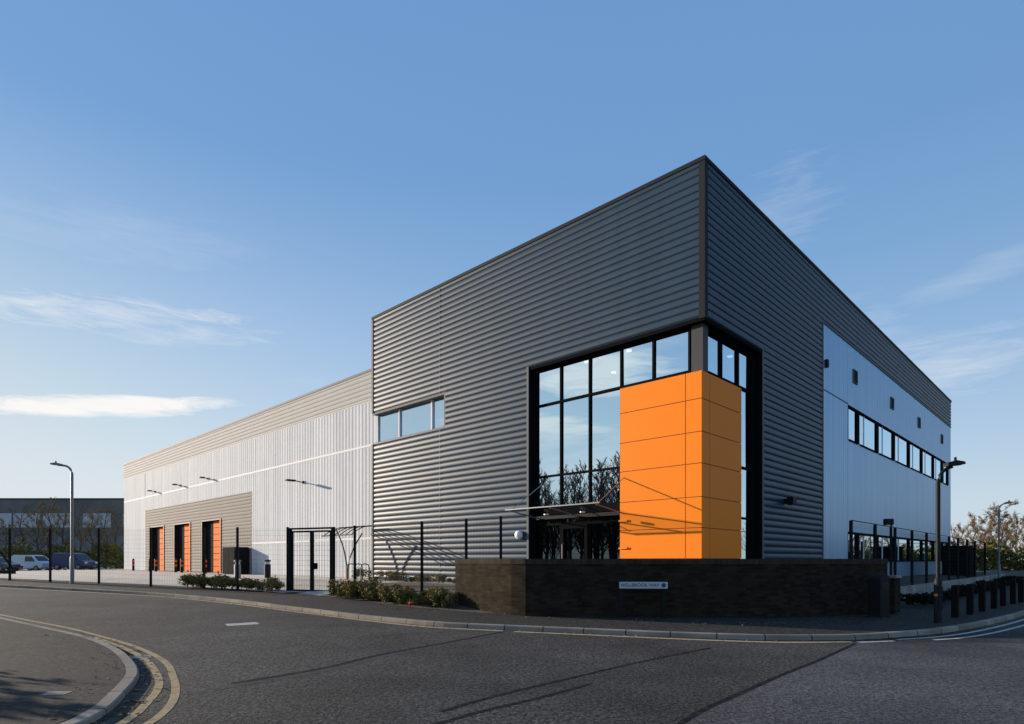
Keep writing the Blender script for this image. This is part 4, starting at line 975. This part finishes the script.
for k in range(26):
    t = k/25; x, y = -6.3+4.4*t, 22.3-4.0*t+rnd.uniform(-.2, .2)
    shrub(x, y, H(x, y)+.15, (k+1) % 3, rnd.uniform(.6, 1.3), 'low olive shrub in the verge right of the pedestrian gate', 'shrubs right of the pedestrian gate')
for k in range(10):
    lx = -16.9+k*.95; x, y = loc2w(lx, -1.0); shrub(x, y, FL-.03, k % 3, rnd.uniform(.6, 1.2), 'low shrub at the foot of the dark ribbed front', 'shrubs at the foot of the dark front')
for k in range(30):
    t = k*.75; x, y = 12.6+.9709*t, 19.2+t; o = shrub(x, y, .12, 1, rnd.uniform(.7, 1.05), 'dark shrub in front of the pale wall under the right fence', 'shrubs under the right fence')
    o.children[0].data = SH[3]
for k, (x, y, z) in enumerate(((-3.0, 18.3, .55), (-13.2, 26.6, .85), (-2.4, 17.6, .35), (-3.6, 21.2, .9), (-11.6, 25.9, .8))):
    f = MB(); f.lathe([(.02, 0), (.075, .05), (.09, .1)], 7); fo = f.build('flower', 'red'); fo.location = (x, y, z-.3)
    tag(fo, 'small red bloom poking out of the verge shrubs', 'flower', 'red blooms in the verge shrubs')
    s = MB(); s.tube([(0, 0, -.35), (0, 0, .01)], .008, 4); s.build('stem', 'green_leaf', fo)
hm = leaf_mass(30, 1, 1, 1, 10, .1, '')
def hedge(loc, L, d, h, rz, m, label, n, s):
    rr = random.Random(int(L*10)); mb = MB()
    for k in range(n):
        x = rr.uniform(-L/2, L/2); hh = h*(.8+.2*math.sin(x*1.3)+.14*math.sin(x*3.7+1)); z = hh*rr.random()**.6; y = rr.uniform(-d/2, d/2)*(1 if z < hh*.8 else .7)
        n_ = Vector((rr.gauss(0, 1), rr.gauss(-.4, 1), rr.gauss(.4, 1))).normalized(); u = n_.orthogonal().normalized(); v = n_.cross(u); s_ = s*rr.uniform(.5, 1.3); p = Vector((x, y, z))
        mb.quad(p-u*s_*.5, p+v*s_*.35, p+u*s_*.5, p-v*s_*.35)
    o = mb.build('hedge', m); o.location = loc; o.rotation_euler = (0, 0, rz); return tag(o, label, 'hedge')
hedge((52, 57, -.1), 34, 2.5, 3.2, R(8), 'hedge_leaf', 'dense green yellow hedge below the copper trees at the right', 14000, .3)
hedge((-52, 70, .4), 22, 2.5, 3.0, R(2), 'hedge_leaf', 'yellow green hedge behind the parked vans', 9000, .3)
hedge((-37.5, 72, .4), 6, 2.2, 3.6, R(2), 'yellow_leaf', 'brown yellow bush beside the warehouse corner', 2600, .28)
hedge((-12.6, 6.9, .05), 9.4, 1.2, 2.9, math.atan2(11.3-2.5, -14.0+11.2), 'dark_leaf', 'unseen dark hedge added behind the near pavement to shade it', 7000, .16)  # out-of-view hedge added to cast shade on the near pavement
rr = random.Random(77); mb = MB()
def litter(line, side, o0, o1, n, dz):
    ns = normals(line)
    for k in range(n):
        i = rr.randrange(1, len(line)-1); o = rr.uniform(o0, o1)*side; x = line[i][0]+ns[i][0]*o+rr.uniform(-.2, .2); y = line[i][1]+ns[i][1]*o+rr.uniform(-.05, .05)
        a = rr.uniform(0, 6.28); q = rr.uniform(.015, .04); z = H(x, y)+dz; t = rr.uniform(0, .02)
        mb.quad((x+q*math.cos(a), y+q*math.sin(a), z), (x-q*.6*math.sin(a), y+q*.6*math.cos(a), z+t), (x-q*math.cos(a), y-q*math.sin(a), z+.003), (x+q*.6*math.sin(a), y-q*.6*math.cos(a), z+.004))
NL = [p for p in NEAR if -10 < p[0] and p[1] > 5]; KL = [p for p in KERB if -14 < p[0] < 13]
litter(NL, 1, .02, .22, 260, .006); litter(NL, -1, .17, .5, 60, .068); litter(KL, -1, .02, .14, 420, .006); litter(KL, 1, 1.6, 2.4, 260, .13)
tag(mb.build('leaf_litter', 'rust_leaf'), 'scattered dead leaves in the gutters and along the footway', 'leaves', kind='stuff')
